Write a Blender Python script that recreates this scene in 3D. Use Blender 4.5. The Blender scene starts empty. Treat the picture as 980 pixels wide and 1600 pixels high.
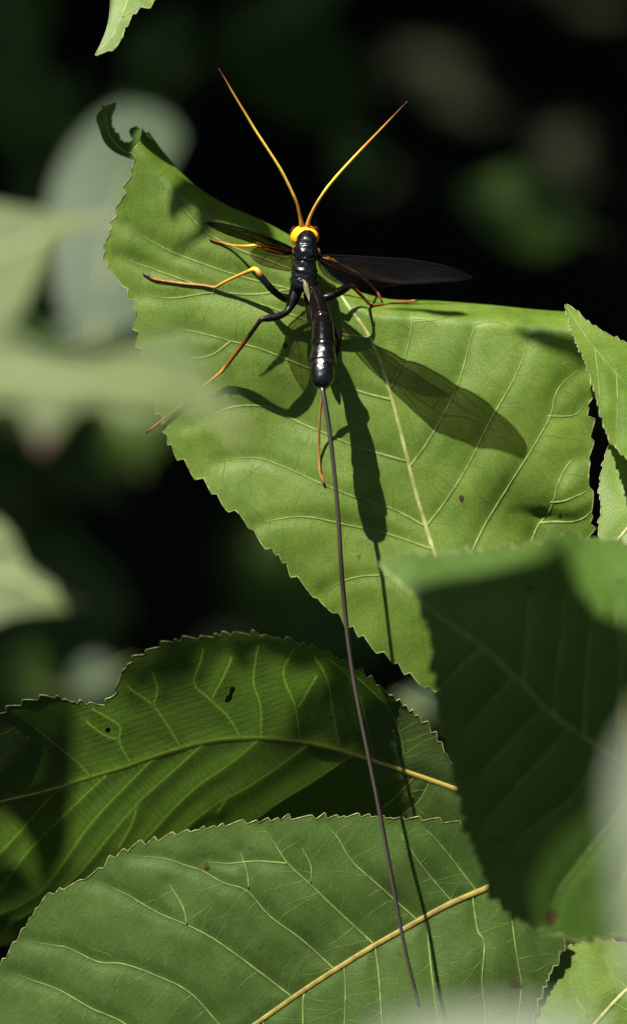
import bpy, math, random
import numpy as np
from mathutils import Vector, Matrix
from mathutils.geometry import delaunay_2d_cdt

random.seed(7)
rng = np.random.default_rng(7)
scene = bpy.context.scene
C = scene.collection

# ------------------------------------------------------------------ camera
PX = 0.0001375            # metres per photograph pixel at the distance of the wasp
DIST = 0.90               # camera to the plane of the wasp
PITCH = math.radians(35)  # looking down
CEN = np.array([0.0, 0.0, 1.2])
RIGHT = np.array([1.0, 0, 0])
UPV = np.array([0, math.sin(PITCH), math.cos(PITCH)])
BACK = np.array([0, -math.cos(PITCH), math.sin(PITCH)])     # towards the camera
cam_d = bpy.data.cameras.new('camera')
cam = bpy.data.objects.new('camera', cam_d)
C.objects.link(cam)
cam.matrix_world = Matrix(((RIGHT[0], UPV[0], BACK[0], 0), (RIGHT[1], UPV[1], BACK[1], 0),
                           (RIGHT[2], UPV[2], BACK[2], 0), (0, 0, 0, 1)))
cam.location = Vector(CEN + BACK * DIST)
cam_d.sensor_fit = 'VERTICAL'
cam_d.sensor_height = 24
cam_d.lens = 12 / (800 * PX / DIST)
cam_d.clip_start = 0.01
cam_d.clip_end = 2000
cam_d.dof.use_dof = True
cam_d.dof.focus_distance = DIST - 60 * PX
cam_d.dof.aperture_fstop = 5.2
scene.camera = cam

# ------------------------------------------------------------------ sky, sun, exposure
S_LOC = np.array([-0.55, 1.55, 1.0])
S_LOC = S_LOC / np.linalg.norm(S_LOC)
SUN = RIGHT * S_LOC[0] + UPV * S_LOC[1] + BACK * S_LOC[2]
world = bpy.data.worlds.new('World')
scene.world = world
world.use_nodes = True
wn = world.node_tree.nodes
sky = wn.new('ShaderNodeTexSky')
sky.sky_type = 'NISHITA'
sky.sun_disc = False
sky.sun_elevation = math.asin(SUN[2])
sky.sun_rotation = math.atan2(SUN[0], SUN[1])
world.node_tree.links.new(sky.outputs[0], wn['Background'].inputs[0])
wn['Background'].inputs[1].default_value = 0.085
sun_d = bpy.data.lights.new('sun', 'SUN')
sun_d.energy = 5.0
sun_d.angle = math.radians(0.53)
sun_d.color = (1.0, 0.95, 0.86)
sun = bpy.data.objects.new('sun', sun_d)
C.objects.link(sun)
sun.location = Vector(CEN + SUN * 5)
sun.rotation_euler = Vector(SUN).to_track_quat('Z', 'Y').to_euler()
vs = scene.view_settings
vs.view_transform = 'Standard'
vs.look = 'None'
vs.exposure = 1.3
vs.gamma = 1
vs.use_curve_mapping = False
scene.cycles.use_denoising = True
scene.cycles.max_bounces = 6
scene.cycles.transparent_max_bounces = 16


# ------------------------------------------------------------------ helpers
def P(x, y, z):
    """photograph pixel + height z (pixels, towards the camera) -> world metres"""
    x, y, z = np.broadcast_arrays(np.asarray(x, float), np.asarray(y, float), np.asarray(z, float))
    k = (DIST - z * PX) / DIST
    a = (x - 490) * PX * k
    b = (800 - y) * PX * k
    return CEN + a[..., None] * RIGHT + b[..., None] * UPV + (z * PX)[..., None] * BACK


def along_sun(x, y, z, h):
    """the pixel position at height z+h whose sun ray lands on (x, y, z)"""
    w = P(x, y, z) - CEN
    w = w + SUN * (np.asarray(h, float) * PX / S_LOC[2])[..., None]
    zz = w @ BACK
    k = DIST / (DIST - zz)
    return 490 + (w @ RIGHT) * k / PX, 800 - (w @ UPV) * k / PX, zz / PX


def mesh_obj(name, verts, faces, mat, parent=None, smooth=True, origin=None):
    verts = np.asarray(verts, float)
    if origin is None:
        origin = np.array(parent['_loc']) if parent is not None else verts.mean(0)
    me = bpy.data.meshes.new(name)
    me.from_pydata([tuple(v) for v in (verts - origin)], [], faces)
    if smooth:
        me.polygons.foreach_set('use_smooth', [True] * len(me.polygons))
    me.materials.append(mat)
    o = bpy.data.objects.new(name, me)
    C.objects.link(o)
    if parent is not None:
        o.parent = parent
    else:
        o.location = Vector(origin)
    o['_loc'] = [float(v) for v in (origin if parent is None else parent['_loc'])]
    return o


def thing(name, loc, label, cat, group=None):
    o = bpy.data.objects.new(name, None)
    C.objects.link(o)
    o.location = Vector(loc)
    o.empty_display_size = 0.005
    o['_loc'] = [float(v) for v in loc]
    tag(o, label, cat, group)
    return o


def tag(o, label=None, cat=None, group=None, kind=None):
    if label: o['label'] = label
    if cat: o['category'] = cat
    if group: o['group'] = group
    if kind: o['kind'] = kind


def smooth_line(pts, step):
    """Catmull-Rom through pts (any dimension), resampled about every step"""
    p = np.asarray(pts, float)
    if len(p) < 3:
        n = max(2, int(np.linalg.norm(p[1, :2] - p[0, :2]) / step) + 1)
        t = np.linspace(0, 1, n)[:, None]
        return p[0] * (1 - t) + p[1] * t
    q = np.vstack([2 * p[0] - p[1], p, 2 * p[-1] - p[-2]])
    out = []
    for i in range(1, len(q) - 2):
        n = max(1, int(round(np.linalg.norm(q[i + 1, :2] - q[i, :2]) / step)))
        for t in np.arange(n) / n:
            a, b, c, d = q[i - 1], q[i], q[i + 1], q[i + 2]
            out.append(0.5 * (2 * b + (c - a) * t + (2 * a - 5 * b + 4 * c - d) * t * t + (3 * b - a - 3 * c + d) * t ** 3))
    out.append(p[-1])
    return np.array(out)


def tube(path, rad, sides=8, flat=None, cap=True):
    """swept tube in world metres; rad in metres (n or n x 2: across, height)"""
    path = np.asarray(path, float)
    n = len(path)
    rad = np.asarray(rad, float)
    if rad.ndim == 1:
        rad = np.stack([rad, rad], 1)
    tan = np.gradient(path, axis=0)
    tan /= np.linalg.norm(tan, axis=1)[:, None] + 1e-12
    verts, faces = [], []
    up = BACK if flat is None else flat
    prev = None
    ang = np.linspace(0, 2 * np.pi, sides, endpoint=False)
    for i in range(n):
        if prev is None:
            s = np.cross(tan[i], up)
            if np.linalg.norm(s) < 1e-3:
                s = np.cross(tan[i], UPV)
        else:
            s = prev - tan[i] * (prev @ tan[i])
        s /= np.linalg.norm(s) + 1e-12
        prev = s
        u = np.cross(s, tan[i])
        verts.append(path[i] + np.outer(np.cos(ang) * rad[i, 0], s) + np.outer(np.sin(ang) * rad[i, 1], u))
    verts = np.concatenate(verts)
    for i in range(n - 1):
        for k in range(sides):
            a, b = i * sides + k, i * sides + (k + 1) % sides
            faces.append((a, b, b + sides, a + sides))
    if cap:
        faces.append(tuple(range(sides))[::-1])
        faces.append(tuple((n - 1) * sides + k for k in range(sides)))
    return verts, faces


def set_colors(o, cols):
    a = o.data.color_attributes.new('Col', 'FLOAT_COLOR', 'POINT')
    c = np.ones((len(cols), 4))
    c[:, :3] = cols
    a.data.foreach_set('color', c.ravel())


def tps(ctrl):
    c = np.asarray(ctrl, float)
    xy, z = c[:, :2] / 100, c[:, 2]
    n = len(c)

    def U(r2):
        return 0.5 * r2 * np.log(r2 + 1e-9)
    d2 = ((xy[:, None] - xy[None]) ** 2).sum(2)
    A = np.zeros((n + 3, n + 3))
    A[:n, :n] = U(d2) + np.eye(n) * 0.02
    A[:n, n] = 1
    A[:n, n + 1:] = xy
    A[n, :n] = 1
    A[n + 1:, :n] = xy.T
    w = np.linalg.solve(A, np.concatenate([z, [0, 0, 0]]))

    def f(x, y):
        q = np.stack([np.ravel(x), np.ravel(y)], 1) / 100
        d = ((q[:, None] - xy[None]) ** 2).sum(2)
        return (U(d) @ w[:n] + w[n] + q @ w[n + 1:]).reshape(np.shape(x))
    return f


def seg_dist(pts, line):
    """distance of pts (n,2) to a polyline (m,2), with the side (sign) of the nearest segment"""
    best = np.full(len(pts), 1e9)
    side = np.zeros(len(pts))
    for a, b in zip(line[:-1], line[1:]):
        ab = b - a
        t = np.clip(((pts - a) @ ab) / (ab @ ab + 1e-9), 0, 1)
        d = pts - (a + t[:, None] * ab)
        dd = np.hypot(d[:, 0], d[:, 1])
        m = dd < best
        best[m] = dd[m]
        side[m] = np.sign(ab[0] * d[m, 1] - ab[1] * d[m, 0])
    return best, side


def inside(pts, poly):
    x, y = pts[:, 0], pts[:, 1]
    r = np.zeros(len(pts), bool)
    for (x0, y0), (x1, y1) in zip(poly, np.roll(poly, -1, 0)):
        if y0 == y1:
            continue
        c = ((y0 > y) != (y1 > y)) & (x < (x1 - x0) * (y - y0) / (y1 - y0) + x0)
        r ^= c
    return r


# ------------------------------------------------------------------ materials
def new_mat(name):
    m = bpy.data.materials.new(name)
    m.use_nodes = True
    nt = m.node_tree
    b = nt.nodes['Principled BSDF']
    return m, nt, b


def N(nt, t, **kw):
    n = nt.nodes.new(t)
    for k, v in kw.items():
        setattr(n, k, v)
    return n


def glow_vein_mat(name, col, clear=0.85):
    m, nt, b = new_mat(name)
    b.inputs['Base Color'].default_value = (*col, 1); b.inputs['Roughness'].default_value = 0.45
    tr = N(nt, 'ShaderNodeBsdfTransparent'); tr.inputs[0].default_value = (0.97, 0.95, 0.85, 1)
    ms = N(nt, 'ShaderNodeMixShader'); ms.inputs[0].default_value = clear
    nt.links.new(b.outputs[0], ms.inputs[1]); nt.links.new(tr.outputs[0], ms.inputs[2]); nt.links.new(ms.outputs[0], nt.nodes['Material Output'].inputs[0])
    return m


def leaf_mat(name, base, light, trans, tmix=0.3, rough=0.48, spec=0.35, ladder=0.35, bump=0.25, tl=0.45, wave=0.3):
    m, nt, b = new_mat(name)
    L = nt.links.new
    tc = N(nt, 'ShaderNodeTexCoord')
    uv = N(nt, 'ShaderNodeUVMap')
    uv.uv_map = 'vein'
    # mottling over the blade
    n1 = N(nt, 'ShaderNodeTexNoise'); n1.inputs['Scale'].default_value = 95; n1.inputs['Detail'].default_value = 6
    n1.inputs['Roughness'].default_value = 0.62
    L(tc.outputs['Object'], n1.inputs['Vector'])
    n2 = N(nt, 'ShaderNodeTexNoise'); n2.inputs['Scale'].default_value = 2300; n2.inputs['Detail'].default_value = 3
    L(tc.outputs['Object'], n2.inputs['Vector'])
    r1 = N(nt, 'ShaderNodeMapRange'); r1.inputs[1].default_value = 0.32; r1.inputs[2].default_value = 0.72
    L(n1.outputs[0], r1.inputs[0])
    # ladder of fine veins between the side veins, then a finer mesh
    nd = N(nt, 'ShaderNodeTexNoise'); nd.inputs['Scale'].default_value = 0.55; nd.inputs['Detail'].default_value = 2
    L(uv.outputs[0], nd.inputs['Vector'])
    ad = N(nt, 'ShaderNodeVectorMath', operation='MULTIPLY_ADD')
    ad.inputs[1].default_value = (0.9, 0.35, 0)
    L(nd.outputs['Color'], ad.inputs[0]); L(uv.outputs[0], ad.inputs[2])
    v1 = N(nt, 'ShaderNodeTexVoronoi', feature='DISTANCE_TO_EDGE', voronoi_dimensions='2D'); v1.inputs['Scale'].default_value = 1.0
    L(ad.outputs[0], v1.inputs['Vector'])
    q1 = N(nt, 'ShaderNodeMapRange'); q1.inputs[1].default_value = 0.0; q1.inputs[2].default_value = 0.09
    q1.inputs[3].default_value = 1; q1.inputs[4].default_value = 0
    L(v1.outputs[0], q1.inputs[0])
    v2 = N(nt, 'ShaderNodeTexVoronoi', feature='DISTANCE_TO_EDGE'); v2.inputs['Scale'].default_value = 1700
    L(tc.outputs['Object'], v2.inputs['Vector'])
    q2 = N(nt, 'ShaderNodeMapRange'); q2.inputs[1].default_value = 0.0; q2.inputs[2].default_value = 0.12
    q2.inputs[3].default_value = 1; q2.inputs[4].default_value = 0
    L(v2.outputs[0], q2.inputs[0])
    wv = N(nt, 'ShaderNodeTexWave', wave_type='BANDS', bands_direction='X'); wv.inputs['Scale'].default_value = 0.40
    wv.inputs['Distortion'].default_value = 7.0 if wave > 0.5 else 4.5; wv.inputs['Detail'].default_value = 2.5; wv.inputs['Detail Scale'].default_value = 0.6
    L(ad.outputs[0], wv.inputs['Vector'])
    wp = N(nt, 'ShaderNodeMath', operation='POWER'); wp.inputs[1].default_value = 5.0
    L(wv.outputs['Fac'], wp.inputs[0])
    wq = N(nt, 'ShaderNodeMath', operation='MULTIPLY'); wq.inputs[1].default_value = 0.45; L(q1.outputs[0], wq.inputs[0])
    ww = N(nt, 'ShaderNodeMath', operation='MULTIPLY'); ww.inputs[1].default_value = wave; L(wp.outputs[0], ww.inputs[0]); wp = ww
    q1 = N(nt, 'ShaderNodeMath', operation='MAXIMUM'); L(wp.outputs[0], q1.inputs[0]); L(wq.outputs[0], q1.inputs[1])
    # ladder fades in and out
    fd = N(nt, 'ShaderNodeMath', operation='MULTIPLY')
    r3 = N(nt, 'ShaderNodeMapRange'); r3.inputs[1].default_value = 0.35 if wave < 0.5 else 0.05; r3.inputs[2].default_value = 0.65 if wave < 0.5 else 0.5
    n3 = N(nt, 'ShaderNodeTexNoise'); n3.inputs['Scale'].default_value = 220
    L(tc.outputs['Object'], n3.inputs['Vector']); L(n3.outputs[0], r3.inputs[0])
    L(q1.outputs[0], fd.inputs[0]); L(r3.outputs[0], fd.inputs[1])
    c1 = N(nt, 'ShaderNodeMix', data_type='RGBA')
    c1.inputs[6].default_value = (*base, 1); c1.inputs[7].default_value = (*light, 1)
    L(r1.outputs[0], c1.inputs[0])
    c2 = N(nt, 'ShaderNodeMix', data_type='RGBA', blend_type='MULTIPLY')
    gr = N(nt, 'ShaderNodeMapRange'); gr.inputs[1].default_value = 0.3; gr.inputs[2].default_value = 0.7
    gr.inputs[3].default_value = 0.82; gr.inputs[4].default_value = 1.15
    L(n2.outputs[0], gr.inputs[0])
    c2.inputs[0].default_value = 1
    L(c1.outputs[2], c2.inputs[6]); L(gr.outputs[0], c2.inputs[7])
    k1 = N(nt, 'ShaderNodeMath', operation='MULTIPLY'); k1.inputs[1].default_value = ladder
    L(fd.outputs[0], k1.inputs[0])
    c3 = N(nt, 'ShaderNodeMix', data_type='RGBA')
    c3.inputs[7].default_value = (light[0] * 2.0, light[1] * 1.75, light[2] * 1.9, 1)
    L(k1.outputs[0], c3.inputs[0]); L(c2.outputs[2], c3.inputs[6])
    # small brown blemishes
    n5 = N(nt, 'ShaderNodeTexNoise'); n5.inputs['Scale'].default_value = 260; n5.inputs['Detail'].default_value = 4
    L(tc.outputs['Object'], n5.inputs['Vector'])
    r5 = N(nt, 'ShaderNodeMapRange'); r5.inputs[1].default_value = 0.705; r5.inputs[2].default_value = 0.735
    r5.inputs[4].default_value = 0.55
    L(n5.outputs[0], r5.inputs[0])
    c4 = N(nt, 'ShaderNodeMix', data_type='RGBA'); c4.inputs[7].default_value = (0.05, 0.034, 0.016, 1)
    L(r5.outputs[0], c4.inputs[0]); L(c3.outputs[2], c4.inputs[6])
    n6 = N(nt, 'ShaderNodeTexVoronoi'); n6.inputs['Scale'].default_value = 420; n6.inputs['Randomness'].default_value = 1.0
    L(tc.outputs['Object'], n6.inputs['Vector'])
    r6 = N(nt, 'ShaderNodeMapRange'); r6.inputs[1].default_value = 0.03; r6.inputs[2].default_value = 0.06; r6.inputs[3].default_value = 0.5; r6.inputs[4].default_value = 0
    L(n6.outputs['Distance'], r6.inputs[0])
    c5 = N(nt, 'ShaderNodeMix', data_type='RGBA'); c5.inputs[7].default_value = (0.4, 0.43, 0.33, 1)
    L(r6.outputs[0], c5.inputs[0]); L(c4.outputs[2], c5.inputs[6]); c4 = c5
    L(c4.outputs[2], b.inputs['Base Color'])
    rr = N(nt, 'ShaderNodeMapRange'); rr.inputs[3].default_value = rough - 0.07; rr.inputs[4].default_value = rough + 0.13
    L(n1.outputs[0], rr.inputs[0]); L(rr.outputs[0], b.inputs['Roughness'])
    b.inputs['Specular IOR Level'].default_value = spec
    # relief
    h1 = N(nt, 'ShaderNodeMath', operation='MULTIPLY_ADD'); h1.inputs[1].default_value = 0.6
    L(q2.outputs[0], h1.inputs[0]); L(fd.outputs[0], h1.inputs[2])
    h2 = N(nt, 'ShaderNodeMath', operation='MULTIPLY_ADD'); h2.inputs[1].default_value = 0.9
    L(n2.outputs[0], h2.inputs[0]); L(h1.outputs[0], h2.inputs[2])
    bp = N(nt, 'ShaderNodeBump'); bp.inputs['Strength'].default_value = bump; bp.inputs['Distance'].default_value = 0.00012
    L(h2.outputs[0], bp.inputs['Height']); L(bp.outputs[0], b.inputs['Normal'])
    tr = N(nt, 'ShaderNodeBsdfTranslucent')
    ct = N(nt, 'ShaderNodeMix', data_type='RGBA', blend_type='MULTIPLY'); ct.inputs[0].default_value = 1
    # veins and mottling show as darker lines against the light
    tv = N(nt, 'ShaderNodeMath', operation='MULTIPLY_ADD'); tv.inputs[1].default_value = -tl; tv.inputs[2].default_value = 1.0
    L(fd.outputs[0], tv.inputs[0])
    va = N(nt, 'ShaderNodeAttribute'); va.attribute_name = 'vein_line'
    vk = N(nt, 'ShaderNodeMath', operation='MULTIPLY_ADD'); vk.inputs[1].default_value = 2.2; L(va.outputs['Fac'], vk.inputs[0]); L(tv.outputs[0], vk.inputs[2])
    tv = vk
    tv2 = N(nt, 'ShaderNodeMath', operation='MULTIPLY'); L(tv.outputs[0], tv2.inputs[0]); L(gr.outputs[0], tv2.inputs[1])
    ct.inputs[6].default_value = (*trans, 1)
    L(tv2.outputs[0], ct.inputs[7]); L(ct.outputs[2], tr.inputs['Color']); L(bp.outputs[0], tr.inputs['Normal'])
    mx = N(nt, 'ShaderNodeMixShader'); mx.inputs[0].default_value = tmix
    out = nt.nodes['Material Output']
    L(b.outputs[0], mx.inputs[1]); L(tr.outputs[0], mx.inputs[2]); L(mx.outputs[0], out.inputs[0])
    return m


def vein_mat(name, col, trans=0.15, rough=0.45, spread=(0.7, 1.25), scale=500):
    m, nt, b = new_mat(name)
    L = nt.links.new
    tc = N(nt, 'ShaderNodeTexCoord')
    n = N(nt, 'ShaderNodeTexNoise'); n.inputs['Scale'].default_value = scale; n.inputs['Detail'].default_value = 4
    L(tc.outputs['Object'], n.inputs['Vector'])
    mx = N(nt, 'ShaderNodeMix', data_type='RGBA')
    mx.inputs[6].default_value = tuple(c * spread[0] for c in col) + (1,); mx.inputs[7].default_value = tuple(c * spread[1] for c in col) + (1,)
    mr = N(nt, 'ShaderNodeMapRange'); mr.inputs[1].default_value = 0.35; mr.inputs[2].default_value = 0.65
    L(n.outputs[0], mr.inputs[0]); L(mr.outputs[0], mx.inputs[0]); L(mx.outputs[2], b.inputs['Base Color'])
    b.inputs['Roughness'].default_value = rough
    b.inputs['Specular IOR Level'].default_value = 0.35
    tr = N(nt, 'ShaderNodeBsdfTranslucent'); L(mx.outputs[2], tr.inputs[0])
    ms = N(nt, 'ShaderNodeMixShader'); ms.inputs[0].default_value = trans
    L(b.outputs[0], ms.inputs[1]); L(tr.outputs[0], ms.inputs[2]); L(ms.outputs[0], nt.nodes['Material Output'].inputs[0])
    return m


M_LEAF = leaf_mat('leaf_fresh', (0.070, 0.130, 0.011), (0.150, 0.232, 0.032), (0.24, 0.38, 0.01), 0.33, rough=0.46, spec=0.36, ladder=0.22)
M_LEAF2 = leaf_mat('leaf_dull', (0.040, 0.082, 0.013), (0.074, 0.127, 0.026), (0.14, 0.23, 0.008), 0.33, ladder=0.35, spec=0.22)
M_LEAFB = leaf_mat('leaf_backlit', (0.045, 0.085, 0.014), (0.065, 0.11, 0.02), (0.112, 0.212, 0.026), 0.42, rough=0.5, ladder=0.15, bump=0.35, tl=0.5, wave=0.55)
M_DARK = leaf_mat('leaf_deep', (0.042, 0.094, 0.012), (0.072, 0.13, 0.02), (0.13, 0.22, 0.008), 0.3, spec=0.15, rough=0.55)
M_PALE = leaf_mat('leaf_underside', (0.050, 0.082, 0.018), (0.092, 0.128, 0.036), (0.17, 0.245, 0.028), 0.3, rough=0.55)
M_GREY = leaf_mat('leaf_glaucous', (0.024, 0.048, 0.02), (0.046, 0.074, 0.034), (0.1, 0.16, 0.04), 0.2, rough=0.55)
M_WHITE = leaf_mat('leaf_whitish', (0.135, 0.165, 0.11), (0.19, 0.22, 0.155), (0.14, 0.18, 0.08), 0.25, rough=0.6)
M_RIB = vein_mat('midrib_cream', (0.27, 0.29, 0.10))
M_RIBY = vein_mat('midrib_yellow', (0.22, 0.17, 0.03), rough=0.65)
M_RIBG = vein_mat('midrib_olive', (0.20, 0.24, 0.05))
M_VEIN = vein_mat('vein_pale', (0.18, 0.25, 0.06), 0.3, 0.6)
M_VEINB = vein_mat('vein_green', (0.13, 0.18, 0.03), 0.3)
M_VEINM = glow_vein_mat('vein_glowing', (0.36, 0.44, 0.09))
M_RIBM = glow_vein_mat('midrib_glowing', (0.55, 0.42, 0.08), 0.5)
M_FINE = vein_mat('fine_vein', (0.125, 0.185, 0.04), 0.3)
M_EDGE = vein_mat('leaf_edge', (0.27, 0.30, 0.11), 0.4, spread=(0.4, 1.5), scale=900)
M_TWIG = vein_mat('twig_bark', (0.10, 0.08, 0.045), 0.0, 0.7)


# ------------------------------------------------------------------ leaves
def teeth(line, pitch, depth, outward, flip=False):
    """saw-tooth margin along a dense line"""
    d = np.concatenate([[0], np.cumsum(np.hypot(*np.diff(line, axis=0).T))])
    tot = d[-1]
    prof = [(0, 0), (.25, .34), (.5, .66), (.7, .9), (.82, 1.0), (.91, .5)]
    if flip:
        prof = [(1 - a, b) for a, b in reversed(prof)]
        prof[-1] = (0.999, 0)
        prof = [(0.0, 0.0)] + prof[:-1]
    out = []
    s = 0.0
    tan = np.gradient(line, axis=0)
    tan /= np.linalg.norm(tan, axis=1)[:, None] + 1e-9
    while s < tot - 1:
        p = min(pitch * random.uniform(0.45, 1.8), tot - s)
        dep = depth * random.uniform(0.35, 1.5) * min(1, p / pitch * 1.2)
        for f, h in prof:
            q = s + f * p
            x = np.array([np.interp(q, d, line[:, 0]), np.interp(q, d, line[:, 1])])
            t = np.array([np.interp(q, d, tan[:, 0]), np.interp(q, d, tan[:, 1])])
            out.append(x + outward * np.array([t[1], -t[0]]) * h * dep)
        s += p
    return np.array(out)


def build_leaf(label, segs, ctrl, midrib, laterals=(), mat=None, rib=None, vein=None, edge=M_EDGE, grid=7,
               rib_r=(4.2, 2.6), vein_r=(1.7, 0.6), quilt=3.0, fold=None, wave=0.0, petiole=None, name='leaf',
               group=None, parent=None, part_name='leaf', cat='leaf', warp=None, vein_rows=False, extend=False, fine=0, fine_mat=None):
    """segs: list of (control points, tooth pitch, tooth depth[, flip]); everything in photograph pixels"""
    mat = mat or M_LEAF
    rib = rib or M_RIB
    vein = vein or M_VEIN
    base_z = tps(ctrl)
    raw = np.vstack([np.asarray(s[0], float) for s in segs])
    area = np.sum(raw[:, 0] * np.roll(raw[:, 1], -1) - np.roll(raw[:, 0], -1) * raw[:, 1])
    outward = 1 if area > 0 else -1
    ol, toothed = [], []
    for s in segs:
        ln = smooth_line(s[0], max(3.0, grid * 0.6))
        if s[1] > 0:
            ln = teeth(ln, s[1], s[2], outward, len(s) > 3 and s[3])
            kk = [0]
            for i in range(1, len(ln)):
                if np.hypot(*(ln[i] - ln[kk[-1]])) > 0.6:
                    kk.append(i)
            ln = ln[kk]
            toothed.append(ln)
        ol.append(ln)
    ol = np.vstack(ol)
    keep = [0]
    for i in range(1, len(ol)):
        if np.hypot(*(ol[i] - ol[keep[-1]])) > 0.6:
            keep.append(i)
    ol = ol[keep]
    if np.hypot(*(ol[0] - ol[-1])) < 0.8:
        ol = ol[:-1]
    MID = smooth_line(midrib, 8)
    LAT = []
    closed = np.vstack([ol, ol[:1]])
    for l in laterals:
        l = [np.array(p, float) for p in l]
        dm = np.hypot(*(MID - l[0]).T)
        snapped = dm.min() < 26
        if snapped:
            l[0] = MID[dm.argmin()]
        if extend and snapped:
            d_ = l[-1] - l[-2]; d_ = d_ / np.linalg.norm(d_)
            tip_ = MID[0] - l[-1]; tip_ = tip_ / (np.linalg.norm(tip_) + 1e-9)
            for k in range(8):
                d_ = d_ + 0.08 * tip_ + rng.normal(0, 0.08, 2); d_ /= np.linalg.norm(d_)
                nx = l[-1] + d_ * 16
                if not inside(nx[None], ol)[0] or seg_dist(nx[None], closed)[0][0] < 7:
                    break
                l.append(nx)
        LAT.append(l)
    laterals = LAT
    lo, hi = ol.min(0), ol.max(0)
    gx, gy = np.meshgrid(np.arange(lo[0], hi[0], grid), np.arange(lo[1], hi[1], grid * 0.87))
    gx = gx + (np.arange(gx.shape[0]) % 2)[:, None] * grid * 0.5
    g = np.stack([gx.ravel(), gy.ravel()], 1) + rng.uniform(-0.12, 0.12, (gx.size, 2)) * grid
    g = g[inside(g, ol)]
    dmin, _ = seg_dist(g, np.vstack([ol, ol[:1]]))
    g = g[dmin > grid * 0.45]
    extra, nv0 = [], 0
    if vein_rows:
        c_, e_ = [], []
        for l in list(laterals) + [MID]:
            l = smooth_line(l, 5)
            t_ = np.gradient(l, axis=0); t_ /= np.linalg.norm(t_, axis=1)[:, None] + 1e-9
            nn_ = np.stack([t_[:, 1], -t_[:, 0]], 1) * 2.2
            c_.append(l); e_ += [l + nn_, l - nn_]
            dl, _ = seg_dist(g, l)
            g = g[dl > 4.5]
        c_, e_ = np.vstack(c_), np.vstack(e_)
        k_ = inside(e_, ol) & (seg_dist(e_, np.vstack([ol, ol[:1]]))[0] > 2)
        g = np.vstack([g, c_[inside(c_, ol) & (seg_dist(c_, np.vstack([ol, ol[:1]]))[0] > 2)], e_[k_]])
    pts = np.vstack([ol, g])
    n = len(ol)
    res = delaunay_2d_cdt([Vector(p) for p in pts], [(i, (i + 1) % n) for i in range(n)], [], 1, 1e-4)
    xy = np.array([tuple(v) for v in res[0]])
    faces = [tuple(f) for f in res[2]]
    midrib = smooth_line(midrib, 8)
    lats = [smooth_line(l, 6) for l in LAT]
    fl = np.asarray(fold[0], float) if fold else None

    def surf(xy, q=True):
        xy = np.asarray(xy, float)
        z = base_z(xy[:, 0], xy[:, 1])
        if wave:
            z = z + wave * (np.sin(xy[:, 0] * 0.045 + xy[:, 1] * 0.013 + 1.0) * np.cos(xy[:, 1] * 0.037 - xy[:, 0] * 0.011))
        if q and quilt:
            d, _ = seg_dist(xy, midrib)
            for l in lats:
                dl, _ = seg_dist(xy, l)
                d = np.minimum(d, dl)
            z = z + quilt * (1 - np.exp(-(d / 13.0) ** 2))
        if fl is not None:
            d, _ = seg_dist(xy, fl)
            z = z - fold[1] * np.clip(1 - d / fold[2], 0, 1) ** 2.2
        if warp is not None:
            z = z + warp(xy[:, 0], xy[:, 1])
        return z
    z = surf(xy)
    W = P(xy[:, 0], xy[:, 1], z)
    f0 = np.array(faces)
    nrm = np.cross(W[f0[:, 1]] - W[f0[:, 0]], W[f0[:, 2]] - W[f0[:, 0]]).sum(0)
    if nrm @ BACK < 0:
        faces = [f[::-1] for f in faces]
    base = P(*midrib[-1], surf(midrib[-1:])[0])
    if parent is None:
        root = thing(name, base, label, cat, group)
        blade = mesh_obj('blade', W, faces, mat, root)
    else:
        root = mesh_obj(part_name, W, faces, mat, parent)
        blade = root
    # coordinates along / across the side veins
    _, side = seg_dist(xy, midrib)
    uvv = np.zeros((len(xy), 2))
    md = midrib[-1] - midrib[0]
    md = md / np.linalg.norm(md)
    for sgn in (-1, 1):
        ds = []
        for l in lats:
            _, sl = seg_dist(l[len(l) // 2:len(l) // 2 + 1], midrib)
            if sl[0] == sgn:
                v = l[-1] - l[0]
                ds.append(v / np.linalg.norm(v))
        if ds:
            dv = np.mean(ds, 0)
        else:
            dv = np.array([md[1], -md[0]]) * -sgn - md * 0.6
        dv = dv / np.linalg.norm(dv)
        k = side == sgn if sgn < 0 else side >= 0
        uvv[k, 0] = xy[k] @ dv / 11.0
        uvv[k, 1] = xy[k] @ np.array([-dv[1], dv[0]]) / 60.0
    me = blade.data
    ul = me.uv_layers.new(name='vein')
    vi = np.zeros(len(me.loops), np.int32)
    me.loops.foreach_get('vertex_index', vi)
    ul.data.foreach_set('uv', uvv[vi].astype(np.float32).ravel())
    if vein_rows:
        dv_ = np.full(len(xy), 99.0)
        dv_ = seg_dist(xy, midrib)[0] * 0.5
        for l in lats:
            dv_ = np.minimum(dv_, seg_dist(xy, l)[0])
        at_ = me.attributes.new('vein_line', 'FLOAT', 'POINT')
        at_.data.foreach_set('value', np.clip(1 - dv_ / 1.5, 0, 1).astype(np.float32))
    # midrib, side veins, thickened margin, stalk
    rp = midrib
    if petiole is not None:
        pt = smooth_line(np.array(petiole, float), 8)
        rz = np.concatenate([surf(rp) + 0.1, pt[1:, 2]])
        rp = np.vstack([rp, pt[1:, :2]])
    else:
        rz = surf(rp) + 0.1
    r = np.linspace(rib_r[1], rib_r[0], len(rp)) * PX
    mesh_obj('midrib', *tube(P(rp[:, 0], rp[:, 1], rz), np.stack([r, r * 0.5], 1), 10), rib, root)
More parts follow.
